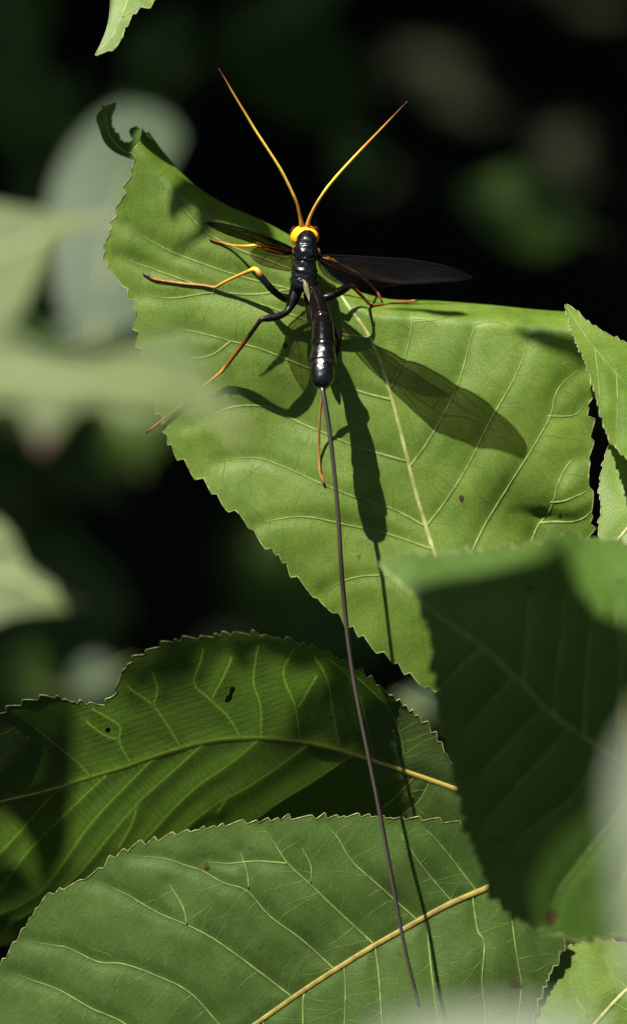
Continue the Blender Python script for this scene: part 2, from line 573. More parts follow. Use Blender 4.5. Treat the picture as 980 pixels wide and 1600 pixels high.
    for l in lats:
        zz = surf(l) + 0.4
        w = rng.uniform(0.8, 1.1)
        tt = np.linspace(0, 1, len(l))
        rr = (vein_r[0] + (vein_r[1] - vein_r[0]) * tt) * PX * w * np.clip((1.02 - tt) * 5, 0.15, 1)
        mesh_obj('side_vein', *tube(P(l[:, 0], l[:, 1], zz), np.stack([rr, rr * 0.3], 1), 6), vein, root)
    if fine:
        # fine cross veins that link the side veins, wandering and forking (rasterised look-ups keep this quick)
        fv_, ff_, cur = [], [], []
        RS = 4.0
        nx_, ny_ = int((hi[0] - lo[0]) / RS) + 2, int((hi[1] - lo[1]) / RS) + 2
        rx, ry = np.meshgrid(lo[0] + np.arange(nx_) * RS, lo[1] + np.arange(ny_) * RS)
        rp_ = np.stack([rx.ravel(), ry.ravel()], 1)
        in_ = inside(rp_, ol)
        near = np.full(len(rp_), 999.0); who = np.full(len(rp_), -1)
        for li, l in enumerate(lats):
            dd = seg_dist(rp_, l[::2] if len(l) > 4 else l)[0]
            m_ = dd < near
            near[m_] = dd[m_]; who[m_] = li

        def look(p):
            i = int(round((p[0] - lo[0]) / RS)); j = int(round((p[1] - lo[1]) / RS))
            if not (0 <= i < nx_ and 0 <= j < ny_):
                return False, 999, -1
            k = j * nx_ + i
            return in_[k], near[k], who[k]
        for li, l in enumerate(lats):
            t_ = np.gradient(l, axis=0); t_ /= np.linalg.norm(t_, axis=1)[:, None] + 1e-9
            dl = np.concatenate([[0], np.cumsum(np.hypot(*np.diff(l, axis=0).T))])
            s0 = rng.uniform(4, 14)
            while s0 < dl[-1]:
                i_ = min(int(np.searchsorted(dl, s0)), len(l) - 1)
                sg = rng.choice([-1, 1])
                d_ = np.array([t_[i_, 1], -t_[i_, 0]]) * sg * rng.uniform(0.8, 1.1) + t_[i_] * rng.uniform(0.0, 0.7)
                p_ = [l[i_]]
                for k in range(int(rng.integers(4, 13))):
                    d_ = d_ / np.linalg.norm(d_) + rng.normal(0, 0.14, 2)
                    q_ = p_[-1] + d_ / np.linalg.norm(d_) * 6.5
                    ok, nd_, wh = look(q_)
                    if not ok:
                        break
                    p_.append(q_)
                    if k > 1 and nd_ < 3.5 and wh != li:
                        break
                if len(p_) > 2:
                    cur.append(smooth_line(np.array(p_), 4))
                s0 += fine * rng.uniform(0.5, 1.7)
        if cur:
            zall = surf(np.vstack(cur)) + 0.12
            o_ = 0
            for p_ in cur:
                zz = zall[o_:o_ + len(p_)]; o_ += len(p_)
                rr = np.linspace(0.52, 0.2, len(p_)) * PX
                v_, f_ = tube(P(p_[:, 0], p_[:, 1], zz), np.stack([rr, rr * 0.6], 1), 4, cap=False)
                b_ = sum(len(a_) for a_ in fv_)
                fv_.append(v_); ff_ += [tuple(i + b_ for i in f) for f in f_]
        if fv_:
            fo = mesh_obj('fine_veins', np.vstack(fv_), ff_, fine_mat or M_FINE, root)
            fo['kind'] = 'stuff'
    if edge is not None:
        mv_, mf_ = [], []
        for e in toothed:
            ez = surf(e)
            v_, f_ = tube(P(e[:, 0], e[:, 1], ez), np.full(len(e), 0.95 * PX), 5, cap=False)
            b_ = sum(len(a_) for a_ in mv_)
            mv_.append(v_); mf_ += [tuple(i + b_ for i in f) for f in f_]
        if mv_:
            mesh_obj('margin', np.vstack(mv_), mf_, edge, root)
    return root, surf


def offs(pts, sc, ox, oy):
    return [(ox + x / sc, oy + y / sc) for x, y in pts]


# ------------------------------------------------------------------ ground
gm, nt, b = new_mat('forest_floor')
tc = N(nt, 'ShaderNodeTexCoord')
n1 = N(nt, 'ShaderNodeTexNoise'); n1.inputs['Scale'].default_value = 9; n1.inputs['Detail'].default_value = 8
nt.links.new(tc.outputs['Object'], n1.inputs['Vector'])
cr = N(nt, 'ShaderNodeValToRGB')
cr.color_ramp.elements[0].color = (0.008, 0.010, 0.005, 1)
cr.color_ramp.elements[1].color = (0.022, 0.027, 0.013, 1)
nt.links.new(n1.outputs[0], cr.inputs[0]); nt.links.new(cr.outputs[0], b.inputs['Base Color'])
b.inputs['Roughness'].default_value = 0.95
b.inputs['Specular IOR Level'].default_value = 0.1
GN = 80
# fine near the plants, stretching out to the horizon
ax = np.sign(np.linspace(-1, 1, GN)) * np.abs(np.linspace(-1, 1, GN)) ** 4 * 600
X, Y = np.meshgrid(ax, ax)
Zg = 0.03 * np.sin(X * 1.7 + 0.6) * np.cos(Y * 1.3)
gv = np.stack([X, Y, Zg], -1).reshape(-1, 3)
gf = [(i * GN + j, i * GN + j + 1, (i + 1) * GN + j + 1, (i + 1) * GN + j) for i in range(GN - 1) for j in range(GN - 1)]
o = mesh_obj('ground', gv, gf, gm, origin=np.zeros(3))
tag(o, 'dark shaded forest floor of soil and litter', 'ground', kind='structure')

# ------------------------------------------------------------------ unseen trees added to shade the undergrowth and dim the sky light
def build_tree(base, label, n, keep_fn, size):
    base = np.array(base, float)
    t = thing('added_shade_tree', base, label, 'tree', 'unseen trees added around the small sunlit clearing')
    path = smooth_line(base + np.array([[0, 0, -0.05], [-0.05, 0, 0.8], [0.06, -0.02, 1.6], [-0.1, -0.05, 2.6]]), 0.12)
    mesh_obj('trunk', *tube(path, np.linspace(0.15, 0.07, len(path)), 12), M_TWIG, t)
    # leaves through a dome-shaped shell that droops to the ground, open where the sun comes in
    th = rng.uniform(0, 2 * np.pi, n)
    cz = rng.uniform(0.0, 1.0, n)
    rr = rng.uniform(0.80, 1.0, n)
    sx = np.sqrt(1 - cz ** 2)
    pos = np.stack([3.3 * rr * sx * np.cos(th), 1.1 + 3.9 * rr * sx * np.sin(th), 0.1 + 3.0 * rr * cz], 1)
    rel = pos - (CEN + np.array([0, -0.09, 0]))
    off = rel - (rel @ SUN)[:, None] * SUN
    rel2 = pos - P(175, 320, -4050)
    off2 = np.linalg.norm(rel2 - (rel2 @ SUN)[:, None] * SUN, axis=1)
    pos = pos[(off2 > 0.13) & (np.linalg.norm(off, axis=1) > 0.52 + 0.05 * np.sin(pos[:, 0] * 9)) & keep_fn(pos)]
    m = len(pos)
    a = rng.normal(size=(m, 3)); a /= np.linalg.norm(a, axis=1)[:, None]
    c = rng.normal(size=(m, 3)); c -= a * (c * a).sum(1)[:, None]; c /= np.linalg.norm(c, axis=1)[:, None]
    u = np.cross(a, c)
    L = rng.uniform(size[0], size[1], m)[:, None]
    shp = [(-0.5, 0), (-0.15, 0.24), (0.2, 0.2), (0.5, 0), (0.2, -0.2), (-0.15, -0.24)]
    V = np.stack([pos + c * L * p + u * L * q for p, q in shp], 1).reshape(-1, 3)
    F = [tuple(range(i * 6, i * 6 + 6)) for i in range(m)]
    mesh_obj('crown', V, F, M_CROWN, t, smooth=False)


M_CROWN, _nt, _b = new_mat('crown_leaf')
_tc = N(_nt, 'ShaderNodeTexCoord')
_n = N(_nt, 'ShaderNodeTexNoise'); _n.inputs['Scale'].default_value = 3
_nt.links.new(_tc.outputs['Object'], _n.inputs['Vector'])
_r = N(_nt, 'ShaderNodeValToRGB')
_r.color_ramp.elements[0].color = (0.018, 0.04, 0.010, 1); _r.color_ramp.elements[1].color = (0.05, 0.09, 0.022, 1)
_nt.links.new(_n.outputs[0], _r.inputs[0]); _nt.links.new(_r.outputs[0], _b.inputs['Base Color'])
_b.inputs['Roughness'].default_value = 0.6
build_tree((1.6, 3.6, 0), 'unseen broad tree with a dense crown, added to shade the undergrowth behind the leaves', 32000, lambda p: p[:, 1] > 0.1, (0.15, 0.27))
build_tree((-1.9, -2.2, 0), 'unseen open crowned tree added on the camera side to dim the sky light', 12000, lambda p: p[:, 1] <= 0.1, (0.15, 0.25))

# ------------------------------------------------------------------ the large leaf under the wasp
mid_main = [(520, 446), (533, 462), (548, 484), (575, 522), (598, 575), (613, 625), (630, 690), (650, 770), (668, 830), (682, 875), (703, 940), (722, 1005)]
R7 = lambda p: offs(p, 2.3333, 560, 440)
R3 = lambda p: offs(p, 3.5, 200, 320)
lat_main = [
    R7([(125, 392), (150, 330), (175, 258), (192, 180), (196, 95)]),
    R7([(195, 672), (250, 590), (330, 450), (375, 340), (410, 210), (440, 105)]),
    R7([(258, 893), (320, 800), (400, 672), (480, 510), (560, 370), (600, 275), (618, 180)]),
    R7([(400, 1020), (445, 920), (490, 840), (570, 710), (640, 600), (700, 490), (720, 410), (760, 355), (830, 310)]),
    R7([(610, 1020), (650, 900), (700, 830), (735, 720), (775, 655), (830, 640)]),
    R7([(660, 880), (720, 876), (780, 876), (825, 860), (850, 835)]),
    R7([(700, 805), (750, 800), (800, 780), (850, 755)]),
    R7([(690, 490), (750, 492), (800, 480), (838, 430)]),
    [(607, 628), (560, 611), (515, 590), (471, 571), (417, 549), (388, 540), (360, 533), (323, 523), (286, 516), (262, 526), (240, 530)],
    [(630, 725), (560, 699), (517, 681), (474, 663), (428, 641), (405, 634), (360, 637), (320, 655), (286, 664)],
    [(668, 819), (616, 797), (560, 779), (500, 755), (440, 728), (395, 715), (340, 722)],
    [(675, 858), (603, 834), (540, 820), (480, 808), (430, 812), (400, 822)],
    [(692, 912), (640, 903), (590, 899), (545, 905), (505, 925)],
    [(522, 452), (490, 463), (451, 451), (406, 440), (360, 427), (314, 411), (269, 394), (240, 379), (217, 366), (196, 352)],
    [(572, 530), (525, 520), (480, 501), (429, 483), (386, 469), (343, 457), (294, 440), (246, 423), (200, 406), (185, 402)],
    [(512, 440), (465, 425), (417, 406), (371, 389), (331, 369), (309, 351), (286, 326), (262, 296), (240, 258)],
    [(360, 534), (335, 553), (310, 560), (285, 560)],
    [(462, 451), (400, 460), (330, 458), (270, 466), (225, 462)],
]
fold_main = [(232, 205), (262, 245), (300, 285), (350, 318), (410, 345), (470, 380), (530, 440), (600, 466), (680, 470), (760, 476), (840, 484), (884, 487)]
seg_main = [
    ([(884, 487), (905, 520), (916, 560), (922, 600), (917, 640), (922, 690), (918, 740), (924, 790), (920, 830), (905, 900)], 26, 8, True),
    ([(905, 900), (880, 980), (820, 1060), (750, 1095), (683, 1080)], 0, 0),
    ([(683, 1080), (655, 1062), (625, 1038), (592, 1012), (565, 990), (535, 962), (500, 938), (470, 906), (440, 870), (405, 838), (380, 806), (352, 786), (325, 754), (296, 725), (272, 700), (262, 680)], 27, 8, True),
    ([(262, 680), (250, 640), (238, 600), (226, 560), (219, 522), (216, 496), (212, 470), (196, 446), (173, 420), (166, 392), (176, 356), (190, 325), (203, 285), (214, 245), (228, 212)], 22, 8, True),
    (fold_main, 0, 0),
]
ctrl_main = [(228, 213, -6), (170, 392, -28), (216, 500, -22), (262, 680, -18), (300, 330, 0), (320, 470, 0), (360, 600, 4), (330, 700, -14), (400, 800, 2),
             (450, 400, -12), (470, 520, 0), (470, 640, -12), (500, 750, 6), (480, 900, 2), (540, 480, -14), (600, 600, -8), (640, 720, -6), (670, 830, -6),
             (600, 480, -10), (700, 500, -4), (720, 600, 10), (760, 750, 14), (720, 850, 6), (800, 500, -6), (840, 600, 6), (860, 720, 4), (845, 815, -14), (880, 780, 6),
             (900, 560, -12), (920, 680, -14), (915, 850, -10), (600, 900, 8), (560, 980, -4), (640, 1000, 6), (683, 1078, -10), (800, 950, 0), (760, 1090, -20), (860, 980, -20)]


def warp_main(x, y):
    # a dent near the right margin
    d = np.exp(-(((x - 848) / 34) ** 2 + ((y - 806 - (x - 848) * 0.12) / 9) ** 2))
    return -5.5 * d


main, z_main = build_leaf('large bright green sunlit leaf with serrated edge and the wasp standing on it', seg_main, ctrl_main, mid_main, lat_main,
                          M_LEAF, rib_r=(4.6, 2.6), vein_r=(2.3, 0.9), quilt=3.2, fold=(fold_main, 80, 34), wave=1.6, grid=6.5, warp=warp_main, fine=19,
                          petiole=[(722, 1005, -10), (760, 1120, -40), (820, 1230, -90), (880, 1300, -130)], name='serrated_leaf')

# curled dark tip of the big leaf
tip_seg = [([(230, 214), (222, 204), (212, 199), (203, 205), (209, 219), (196, 224), (184, 214), (175, 198), (174, 182), (181, 164), (172, 166), (160, 171)], 9, 3),
           ([(160, 171), (151, 184), (156, 204), (163, 222), (178, 237), (200, 247), (220, 251), (230, 240), (230, 214)], 0, 0)]
build_leaf('', tip_seg, [(230, 214, -30), (224, 250, -34), (190, 235, -60), (156, 200, -95), (178, 166, -115), (205, 205, -52)],
           [(165, 180), (172, 212), (195, 236), (225, 240)], (), M_DARK, M_RIBG, grid=4, rib_r=(1.2, 0.6), quilt=0, parent=main, part_name='leaf_tip')

# ------------------------------------------------------------------ backlit leaf below it
R6 = lambda p: offs(p, 1.4, 0, 960)
mid_M = [(-60, 1268), (0, 1252), (60, 1238), (120, 1221), (190, 1200), (260, 1176), (330, 1158), (400, 1153), (470, 1158), (540, 1174), (620, 1200), (700, 1228), (745, 1245)]
lat_M = [R6(p) for p in [
    [(292, 327), (262, 280), (262, 245), (225, 220)], [(262, 275), (230, 265), (195, 240)],
    [(393, 292), (365, 240), (330, 195), (285, 163)], [(335, 200), (345, 165), (335, 130)],
    [(523, 268), (500, 225), (455, 182), (425, 150), (440, 100)], [(462, 188), (490, 135), (505, 100)],
    [(575, 266), (570, 200), (555, 150), (560, 95)], [(655, 273), (645, 200), (620, 130), (640, 80)],
    [(742, 288), (730, 220), (715, 140), (690, 95)], [(655, 200), (690, 140)],
    [(195, 355), (165, 320), (110, 275), (60, 235)], [(815, 320), (805, 250), (790, 190)], [(880, 345), (882, 290), (870, 245)],
    [(240, 345), (190, 392), (130, 450), (60, 520), (10, 590)], [(345, 312), (260, 392), (190, 470), (110, 585)],
    [(455, 284), (380, 342), (300, 415), (220, 510), (180, 560)], [(572, 276), (500, 330), (440, 370), (380, 425), (330, 480)],
    [(676, 290), (600, 340), (530, 385), (480, 410), (420, 455)], [(770, 315), (690, 362), (610, 412), (560, 450)],
    [(150, 372), (100, 410), (40, 480), (-20, 540)], [(905, 355), (870, 395), (830, 430)], [(940, 370), (915, 410), (880, 440)],
    [(300, 415), (290, 455), (260, 510)], [(500, 398), (478, 430)]]]
seg_M = [
    ([(-70, 1150), (-30, 1132), (0, 1118), (40, 1100), (80, 1091), (125, 1100), (160, 1103), (181, 1088), (196, 1046), (228, 1022), (270, 1004), (320, 998), (370, 992), (420, 996), (470, 1009), (520, 1026), (562, 1052), (620, 1096), (662, 1132), (692, 1172), (725, 1225)], 17, 6, True),
    ([(725, 1225), (745, 1260), (725, 1330), (600, 1362), (400, 1370), (200, 1410), (60, 1455), (-70, 1500)], 20, 5),
    ([(-70, 1500), (-90, 1400), (-90, 1250), (-70, 1150)], 0, 0)]
ctrl_M = [(0, 1118, 60), (80, 1092, 110), (160, 1102, 95), (196, 1046, 130), (270, 1004, 165), (370, 992, 190), (470, 1009, 160), (562, 1052, 65), (620, 1096, 8), (692, 1172, -18),
          (0, 1252, -30), (120, 1221, -20), (260, 1176, -12), (400, 1153, -6), (540, 1174, -22), (620, 1200, -24), (745, 1245, -30),
          (0, 1400, -210), (120, 1350, -185), (250, 1290, -130), (400, 1280, -140), (540, 1280, -105), (640, 1290, -60), (720, 1290, -45), (560, 1350, -110), (100, 1450, -260),
          (330, 1080, 82), (480, 1080, 66), (200, 1130, 50), (560, 1110, 22)]
leafM, z_M = build_leaf('leaf glowing yellow green against the light, with a sinuous scalloped top edge', seg_M, ctrl_M, mid_M, lat_M, M_LEAFB, M_RIBM, M_VEINM,
                        rib_r=(4.2, 2.0), vein_r=(1.4, 0.55), quilt=4, grid=6.5, vein_rows=True, extend=True, fine=11, fine_mat=M_VEINM, petiole=[(745, 1245, -30), (820, 1275, -90), (880, 1310, -132)], name='serrated_leaf')

# ------------------------------------------------------------------ bottom leaf
mid_B = [(250, 1700), (330, 1648), (400, 1600), (470, 1551), (530, 1512), (580, 1481), (640, 1447), (700, 1414), (760, 1388), (810, 1365)]
lat_B = [R6(p) for p in [
    [(730, 770), (660, 712), (590, 660), (540, 605), (490, 588), (440, 560)], [(810, 712), (740, 650), (680, 592), (630, 545), (600, 500)], [(635, 832), (540, 762), (470, 712), (410, 680), (350, 655), (290, 620)],
    [(500, 915), (420, 832), (340, 790), (270, 765), (215, 760), (150, 730)], [(910, 665), (830, 595), (770, 540), (740, 490)], [(390, 975), (280, 900), (200, 862), (130, 822), (70, 800)],
    [(990, 625), (930, 560), (890, 500)], [(1040, 600), (1000, 550), (960, 500)],
    [(630, 545), (560, 540), (500, 545), (450, 540)], [(545, 600), (540, 560), (525, 520)], [(680, 590), (680, 550), (660, 510)], [(410, 680), (400, 640), (370, 590)],
    [(665, 815), (663, 850), (664, 920)], [(757, 765), (756, 830), (752, 930)], [(825, 728), (830, 800), (838, 930)], [(940, 665), (942, 760), (953, 850), (965, 930)],
    [(1035, 605), (1045, 690), (1060, 720), (1055, 800), (1062, 870)], [(1115, 575), (1123, 690), (1140, 800)], [(575, 870), (572, 930)], [(1172, 640), (1185, 690)]]]
seg_B = [
    ([(-60, 1640), (-40, 1570), (-5, 1520), (15, 1490), (40, 1450), (66, 1412), (100, 1390), (150, 1366), (190, 1335), (240, 1317), (300, 1300), (360, 1291), (440, 1282), (500, 1280), (560, 1277), (620, 1280), (700, 1288), (760, 1312), (820, 1378), (868, 1438), (882, 1466)], 22, 7),
    ([(882, 1466), (868, 1502), (850, 1540), (836, 1575), (825, 1640)], 18, 6),
    ([(825, 1640), (760, 1760), (500, 1800), (200, 1790), (0, 1740), (-60, 1640)], 24, 6)]
ctrl_B = [(-40, 1570, -10), (66, 1412, 10), (190, 1335, 20), (360, 1291, 26), (560, 1277, 24), (700, 1288, 8), (820, 1378, -20), (882, 1466, -34), (840, 1575, -30),
          (250, 1700, 22), (470, 1551, 12), (640, 1447, 4), (760, 1388, -14), (300, 1450, 32), (480, 1400, 30), (620, 1350, 22), (560, 1580, 24), (700, 1520, 14), (780, 1500, -4), (100, 1600, 16), (500, 1800, 0), (760, 1760, -20), (0, 1740, -10)]
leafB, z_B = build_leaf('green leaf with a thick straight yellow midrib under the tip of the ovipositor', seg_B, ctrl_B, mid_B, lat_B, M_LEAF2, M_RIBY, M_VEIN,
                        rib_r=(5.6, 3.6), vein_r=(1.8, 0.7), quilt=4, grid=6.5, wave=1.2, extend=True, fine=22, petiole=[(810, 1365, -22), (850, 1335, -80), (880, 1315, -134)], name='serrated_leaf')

# ------------------------------------------------------------------ shaded leaf on the right, nearer the camera
R8 = lambda p: offs(p, 2.45, 580, 1000)
mid_D = [(592, 880), (640, 925), (690, 966), (756, 1012), (817, 1069), (866, 1118), (947, 1176), (1010, 1222)]
lat_D = [R8(p) for p in [
    [(645, 275), (600, 325), (500, 430), (400, 540)], [(760, 350), (650, 465), (510, 620), (400, 760)], [(870, 455), (770, 605), (640, 700), (560, 770)],
    [(690, 300), (710, 150), (735, -20), (740, -200)], [(805, 370), (822, 200), (832, 50), (850, -120)], [(940, 440), (955, 150), (950, 0), (930, -150)],
    [(540, 150), (440, 260), (340, 370)], [(420, 30), (330, 120), (260, 200)], [(560, 180), (600, 0), (610, -200)],
    [(980, 590), (935, 670), (800, 850), (720, 960), (690, 1060)], [(1040, 640), (1000, 800), (940, 960)]]]
seg_D = [
    ([(592, 880), (640, 872), (700, 868), (760, 862), (820, 856), (866, 846), (884, 836), (905, 842), (950, 846), (1010, 858)], 24, 9),
    ([(1010, 858), (1060, 1000), (1060, 1200), (1050, 1400), (1010, 1455)], 0, 0),
    ([(1010, 1455), (950, 1462), (905, 1466), (860, 1454), (822, 1440), (790, 1418), (762, 1372), (738, 1312), (722, 1250), (706, 1190), (694, 1130), (684, 1060), (672, 985), (652, 930), (618, 898), (592, 880)], 22, 10, True)]
ctrl_D = [(592, 880, 520), (700, 868, 500), (800, 858, 480), (884, 836, 440), (905, 845, 430), (1000, 860, 420), (680, 1040, 570), (722, 1250, 530), (790, 1418, 505), (900, 1464, 488), (1000, 1450, 485),
          (756, 1012, 562), (866, 1118, 540), (947, 1176, 520), (1040, 1200, 520), (830, 960, 545), (930, 1020, 530), (800, 1250, 525), (900, 1350, 505), (660, 960, 562), (890, 900, 480)]
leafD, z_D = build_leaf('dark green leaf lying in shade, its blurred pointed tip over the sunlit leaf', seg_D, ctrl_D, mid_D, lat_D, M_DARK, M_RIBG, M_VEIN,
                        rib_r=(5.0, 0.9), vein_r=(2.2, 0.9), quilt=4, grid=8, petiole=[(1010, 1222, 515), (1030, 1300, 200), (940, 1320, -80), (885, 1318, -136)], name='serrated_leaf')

# ------------------------------------------------------------------ other leaves near the plane of focus
leafR1, _ = build_leaf('bright leaf with a pointed tip beside the right margin of the sunlit leaf',
    [([(883, 476), (892, 505), (902, 535), (914, 562), (924, 592), (934, 625), (944, 660), (956, 690), (985, 720)], 11, 3.5),
     ([(985, 720), (1100, 760), (1200, 740), (1220, 690)], 0, 0), ([(1220, 690), (1120, 620), (1040, 570), (985, 541), (950, 523), (920, 505), (898, 484), (883, 476)], 14, 3.5)],
    [(883, 476, 70), (930, 560, 120), (944, 660, 165), (985, 720, 190), (985, 541, 80), (980, 620, 140), (1100, 700, 120), (1220, 690, 60), (1120, 620, 50)],
    [(886, 480), (930, 545), (1000, 620), (1100, 690), (1225, 720)], [[(930, 545), (935, 590), (938, 630)], [(965, 585), (965, 640), (962, 690)], [(960, 580), (990, 570), (1000, 555)]], M_LEAF, M_VEIN, rib_r=(3.0, 0.6), vein_r=(1.2, 0.5), grid=7, name='serrated_leaf',
    petiole=[(1225, 720, 50), (1330, 900, 0), (1420, 1200, -60)])
leafR2, _ = build_leaf('small patch of pale green leaf hanging below the pointed bright leaf',
    [([(952, 694), (944, 725), (938, 760), (940, 800), (936, 832), (948, 862), (990, 880)], 14, 3), ([(990, 880), (1080, 900), (1180, 840), (1190, 760), (1100, 700), (1000, 672), (952, 694)], 0, 0)],
    [(952, 694, 20), (936, 832, 90), (990, 880, 110), (980, 760, 62), (1180, 840, 80), (1190, 760, 30), (1000, 672, 0), (1080, 800, 80)],
    [(960, 850), (1010, 800), (1090, 780), (1195, 800)], [[(1000, 805), (975, 770), (965, 730)], [(1040, 790), (1010, 740), (990, 700)]], M_LEAF, grid=8, name='serrated_leaf', petiole=[(1195, 800, 30), (1300, 950, 0), (1400, 1150, -50)])
leafBR, _ = build_leaf('pale green leaf with a nibbled brown edge beside the leaf with the yellow midrib',
    [([(838, 1600), (848, 1552), (862, 1512), (880, 1490), (900, 1476), (940, 1470), (1000, 1480)], 14, 4), ([(1000, 1480), (1100, 1560), (1080, 1720), (930, 1760), (850, 1700), (838, 1600)], 0, 0)],
    [(848, 1552, -40), (900, 1476, -60), (1000, 1480, -66), (1080, 1720, -20), (850, 1700, -20), (940, 1570, -34)],
    [(850, 1700), (930, 1600), (1000, 1530), (1090, 1480)], [[(930, 1600), (900, 1560), (890, 1520)], [(985, 1545), (955, 1520), (945, 1490)], [(960, 1570), (1000, 1590), (1040, 1620)]], M_LEAF, grid=8, name='serrated_leaf',
    petiole=[(1090, 1480, -66), (1000, 1400, -110), (900, 1325, -140)])
leafTL, _ = build_leaf('small curved leaf tip hanging down above the large sunlit leaf',
    [([(148, 86), (158, 66), (167, 42), (171, 18), (172, -10), (170, -60), (190, -120)], 0, 0), ([(190, -120), (240, -180), (300, -200), (300, -100), (262, -30), (240, 2), (236, 12), (220, 11), (206, 24), (196, 40), (190, 60), (176, 76), (160, 82), (148, 86)], 16, 3)],
    [(148, 86, 66), (170, 0, 30), (238, 8, 62), (195, 40, 60), (240, -180, 0), (300, -150, 20), (190, 30, 54)],
    [(150, 84), (176, 56), (196, 10), (215, -50), (245, -120), (300, -200)], [[(190, 30), (205, 20), (220, 10)], [(205, -20), (230, -25), (250, -20)]], M_LEAF, grid=5, rib_r=(2.4, 1.0), vein_r=(1.0, 0.5), name='serrated_leaf',
    petiole=[(300, -200, 20), (380, -330, 60), (450, -480, 120)])

M_DEAD = vein_mat('dead_tissue', (0.055, 0.045, 0.016), 0.4, 0.9)
M_DEAD.node_tree.nodes['Principled BSDF'].inputs['Specular IOR Level'].default_value = 0.05


def dead_patch(leaf, surf, pts):
    p = smooth_line(np.array(pts + [pts[0]], float), 2.5)[:-1]
    p = p + rng.normal(0, 0.5, p.shape)
    c = p.mean(0)
    p = c + (p - c) * 0.8
    ring = np.vstack([p, c + (p - c) * 0.55, c[None]])
    n_ = len(p)
    z_ = surf(ring) + np.concatenate([np.full(n_, 0.3), np.full(n_, 0.9), [0.6]])
    f_ = [(i, (i + 1) % n_, n_ + (i + 1) % n_, n_ + i) for i in range(n_)] + [(n_ + i, n_ + (i + 1) % n_, 2 * n_) for i in range(n_)]
    mesh_obj('dead_patch', P(ring[:, 0], ring[:, 1], z_), f_, M_DEAD, leaf)


dead_patch(leafM, z_M, [(349, 1100), (352, 1090), (358, 1084), (360, 1073), (367, 1069), (369, 1076), (364, 1086), (363, 1095), (355, 1101)])
dead_patch(leafM, z_M, [(163, 1140), (169, 1135), (174, 1140), (169, 1147)])
dead_patch(leafB, z_B, [(790, 1534), (800, 1529), (818, 1537), (820, 1547), (806, 1545), (795, 1542)])
dead_patch(leafB, z_B, [(317, 1348), (324, 1345), (329, 1356), (322, 1362)])
dead_patch(leafD, z_D, [(848, 1432), (856, 1420), (868, 1418), (874, 1432), (866, 1448), (852, 1446)])
dead_patch(leafD, z_D, [(822, 918), (829, 913), (833, 920), (826, 926)])
dead_patch(main, z_main, [(715, 776), (721, 771), (726, 777), (722, 788)])
dead_patch(main, z_main, [(441, 538), (446, 533), (451, 539), (447, 546)])

# ------------------------------------------------------------------ blurred leaves, near and far
def blur_leaf(label, pts, ctrl, mid, mat, lats=(), grid=22, group=None, petiole=None, name='leaf', rib=M_RIB):
    return build_leaf(label, [(pts + [pts[0]], 0, 0)], ctrl, mid, lats, mat, rib, edge=None, grid=grid, quilt=5, group=group, petiole=petiole, name=name, rib_r=(5, 3))


leafF, z_F = blur_leaf('pale out of focus leaf with a reddish lobe, floating before the wasp leaf',
    [(-60, 488), (0, 505), (60, 545), (130, 555), (215, 535), (290, 522), (318, 570), (345, 615), (395, 700), (350, 660), (280, 655), (205, 648), (150, 632), (110, 640), (66, 700), (38, 642), (0, 630), (-60, 640)],
    [(-60, 560, 2120), (0, 505, 2085), (100, 600, 2150), (215, 535, 2110), (200, 640, 2180), (395, 700, 2190), (66, 700, 2200)],
    [(390, 692), (300, 620), (200, 600), (80, 595), (-120, 570)], M_PALE, [[(200, 600), (140, 620), (70, 690)], [(250, 608), (200, 570), (140, 556)]], petiole=[(-120, 570, 2110), (-400, 620, 1950), (-560, 700, 1850)])
M_RED = vein_mat('withered_red', (0.11, 0.05, 0.035), 0.2, 0.7)
pr = np.array([(50, 676), (58, 678), (66, 679), (74, 678), (81, 676), (75, 690), (67, 704), (58, 690)], float)
mesh_obj('withered_tip', P(pr[:, 0], pr[:, 1], z_F(pr) + 4), [tuple(range(len(pr)))[::-1]], M_RED, leafF)
blur_leaf('pale out of focus leaf with a brown tip, above the reddish lobed leaf',
    [(-80, 300), (0, 318), (60, 328), (120, 336), (182, 342), (120, 362), (90, 385), (62, 430), (28, 496), (-20, 520), (-80, 500)],
    [(-80, 400, 1660), (0, 318, 1620), (60, 380, 1660), (182, 342, 1640), (28, 496, 1730)],
    [(176, 343), (100, 352), (20, 390), (-120, 440)], M_PALE, petiole=[(-120, 440, 1680), (-420, 560, 1760), (-570, 690, 1840)])
blur_leaf('small pale out of focus leaf above the left end of the backlit leaf',
    [(-80, 790), (-10, 806), (24, 842), (40, 880), (80, 910), (150, 945), (80, 955), (20, 962), (-80, 985)],
    [(-80, 880, 1500), (24, 842, 1480), (40, 930, 1530), (150, 945, 1520)], [(140, 944), (70, 928), (10, 900), (-140, 880)], M_PALE, petiole=[(-140, 880, 1500), (-420, 800, 1700), (-575, 720, 1830)])
blur_leaf('whitish out of focus leaf hanging in front of the shaded leaf',
    [(1010, 1120), (980, 1160), (962, 1230), (968, 1320), (976, 1420), (1000, 1520), (1070, 1560), (1120, 1400), (1100, 1200)],
    [(1000, 1120, 2800), (950, 1270, 2880), (985, 1520, 2990), (1120, 1400, 2920), (1040, 1300, 2890)], [(985, 1530), (1020, 1400), (1040, 1250), (1010, 1110)], M_WHITE, petiole=[(1010, 1110, 2800), (1200, 1000, 2600), (1400, 1250, 2450)])
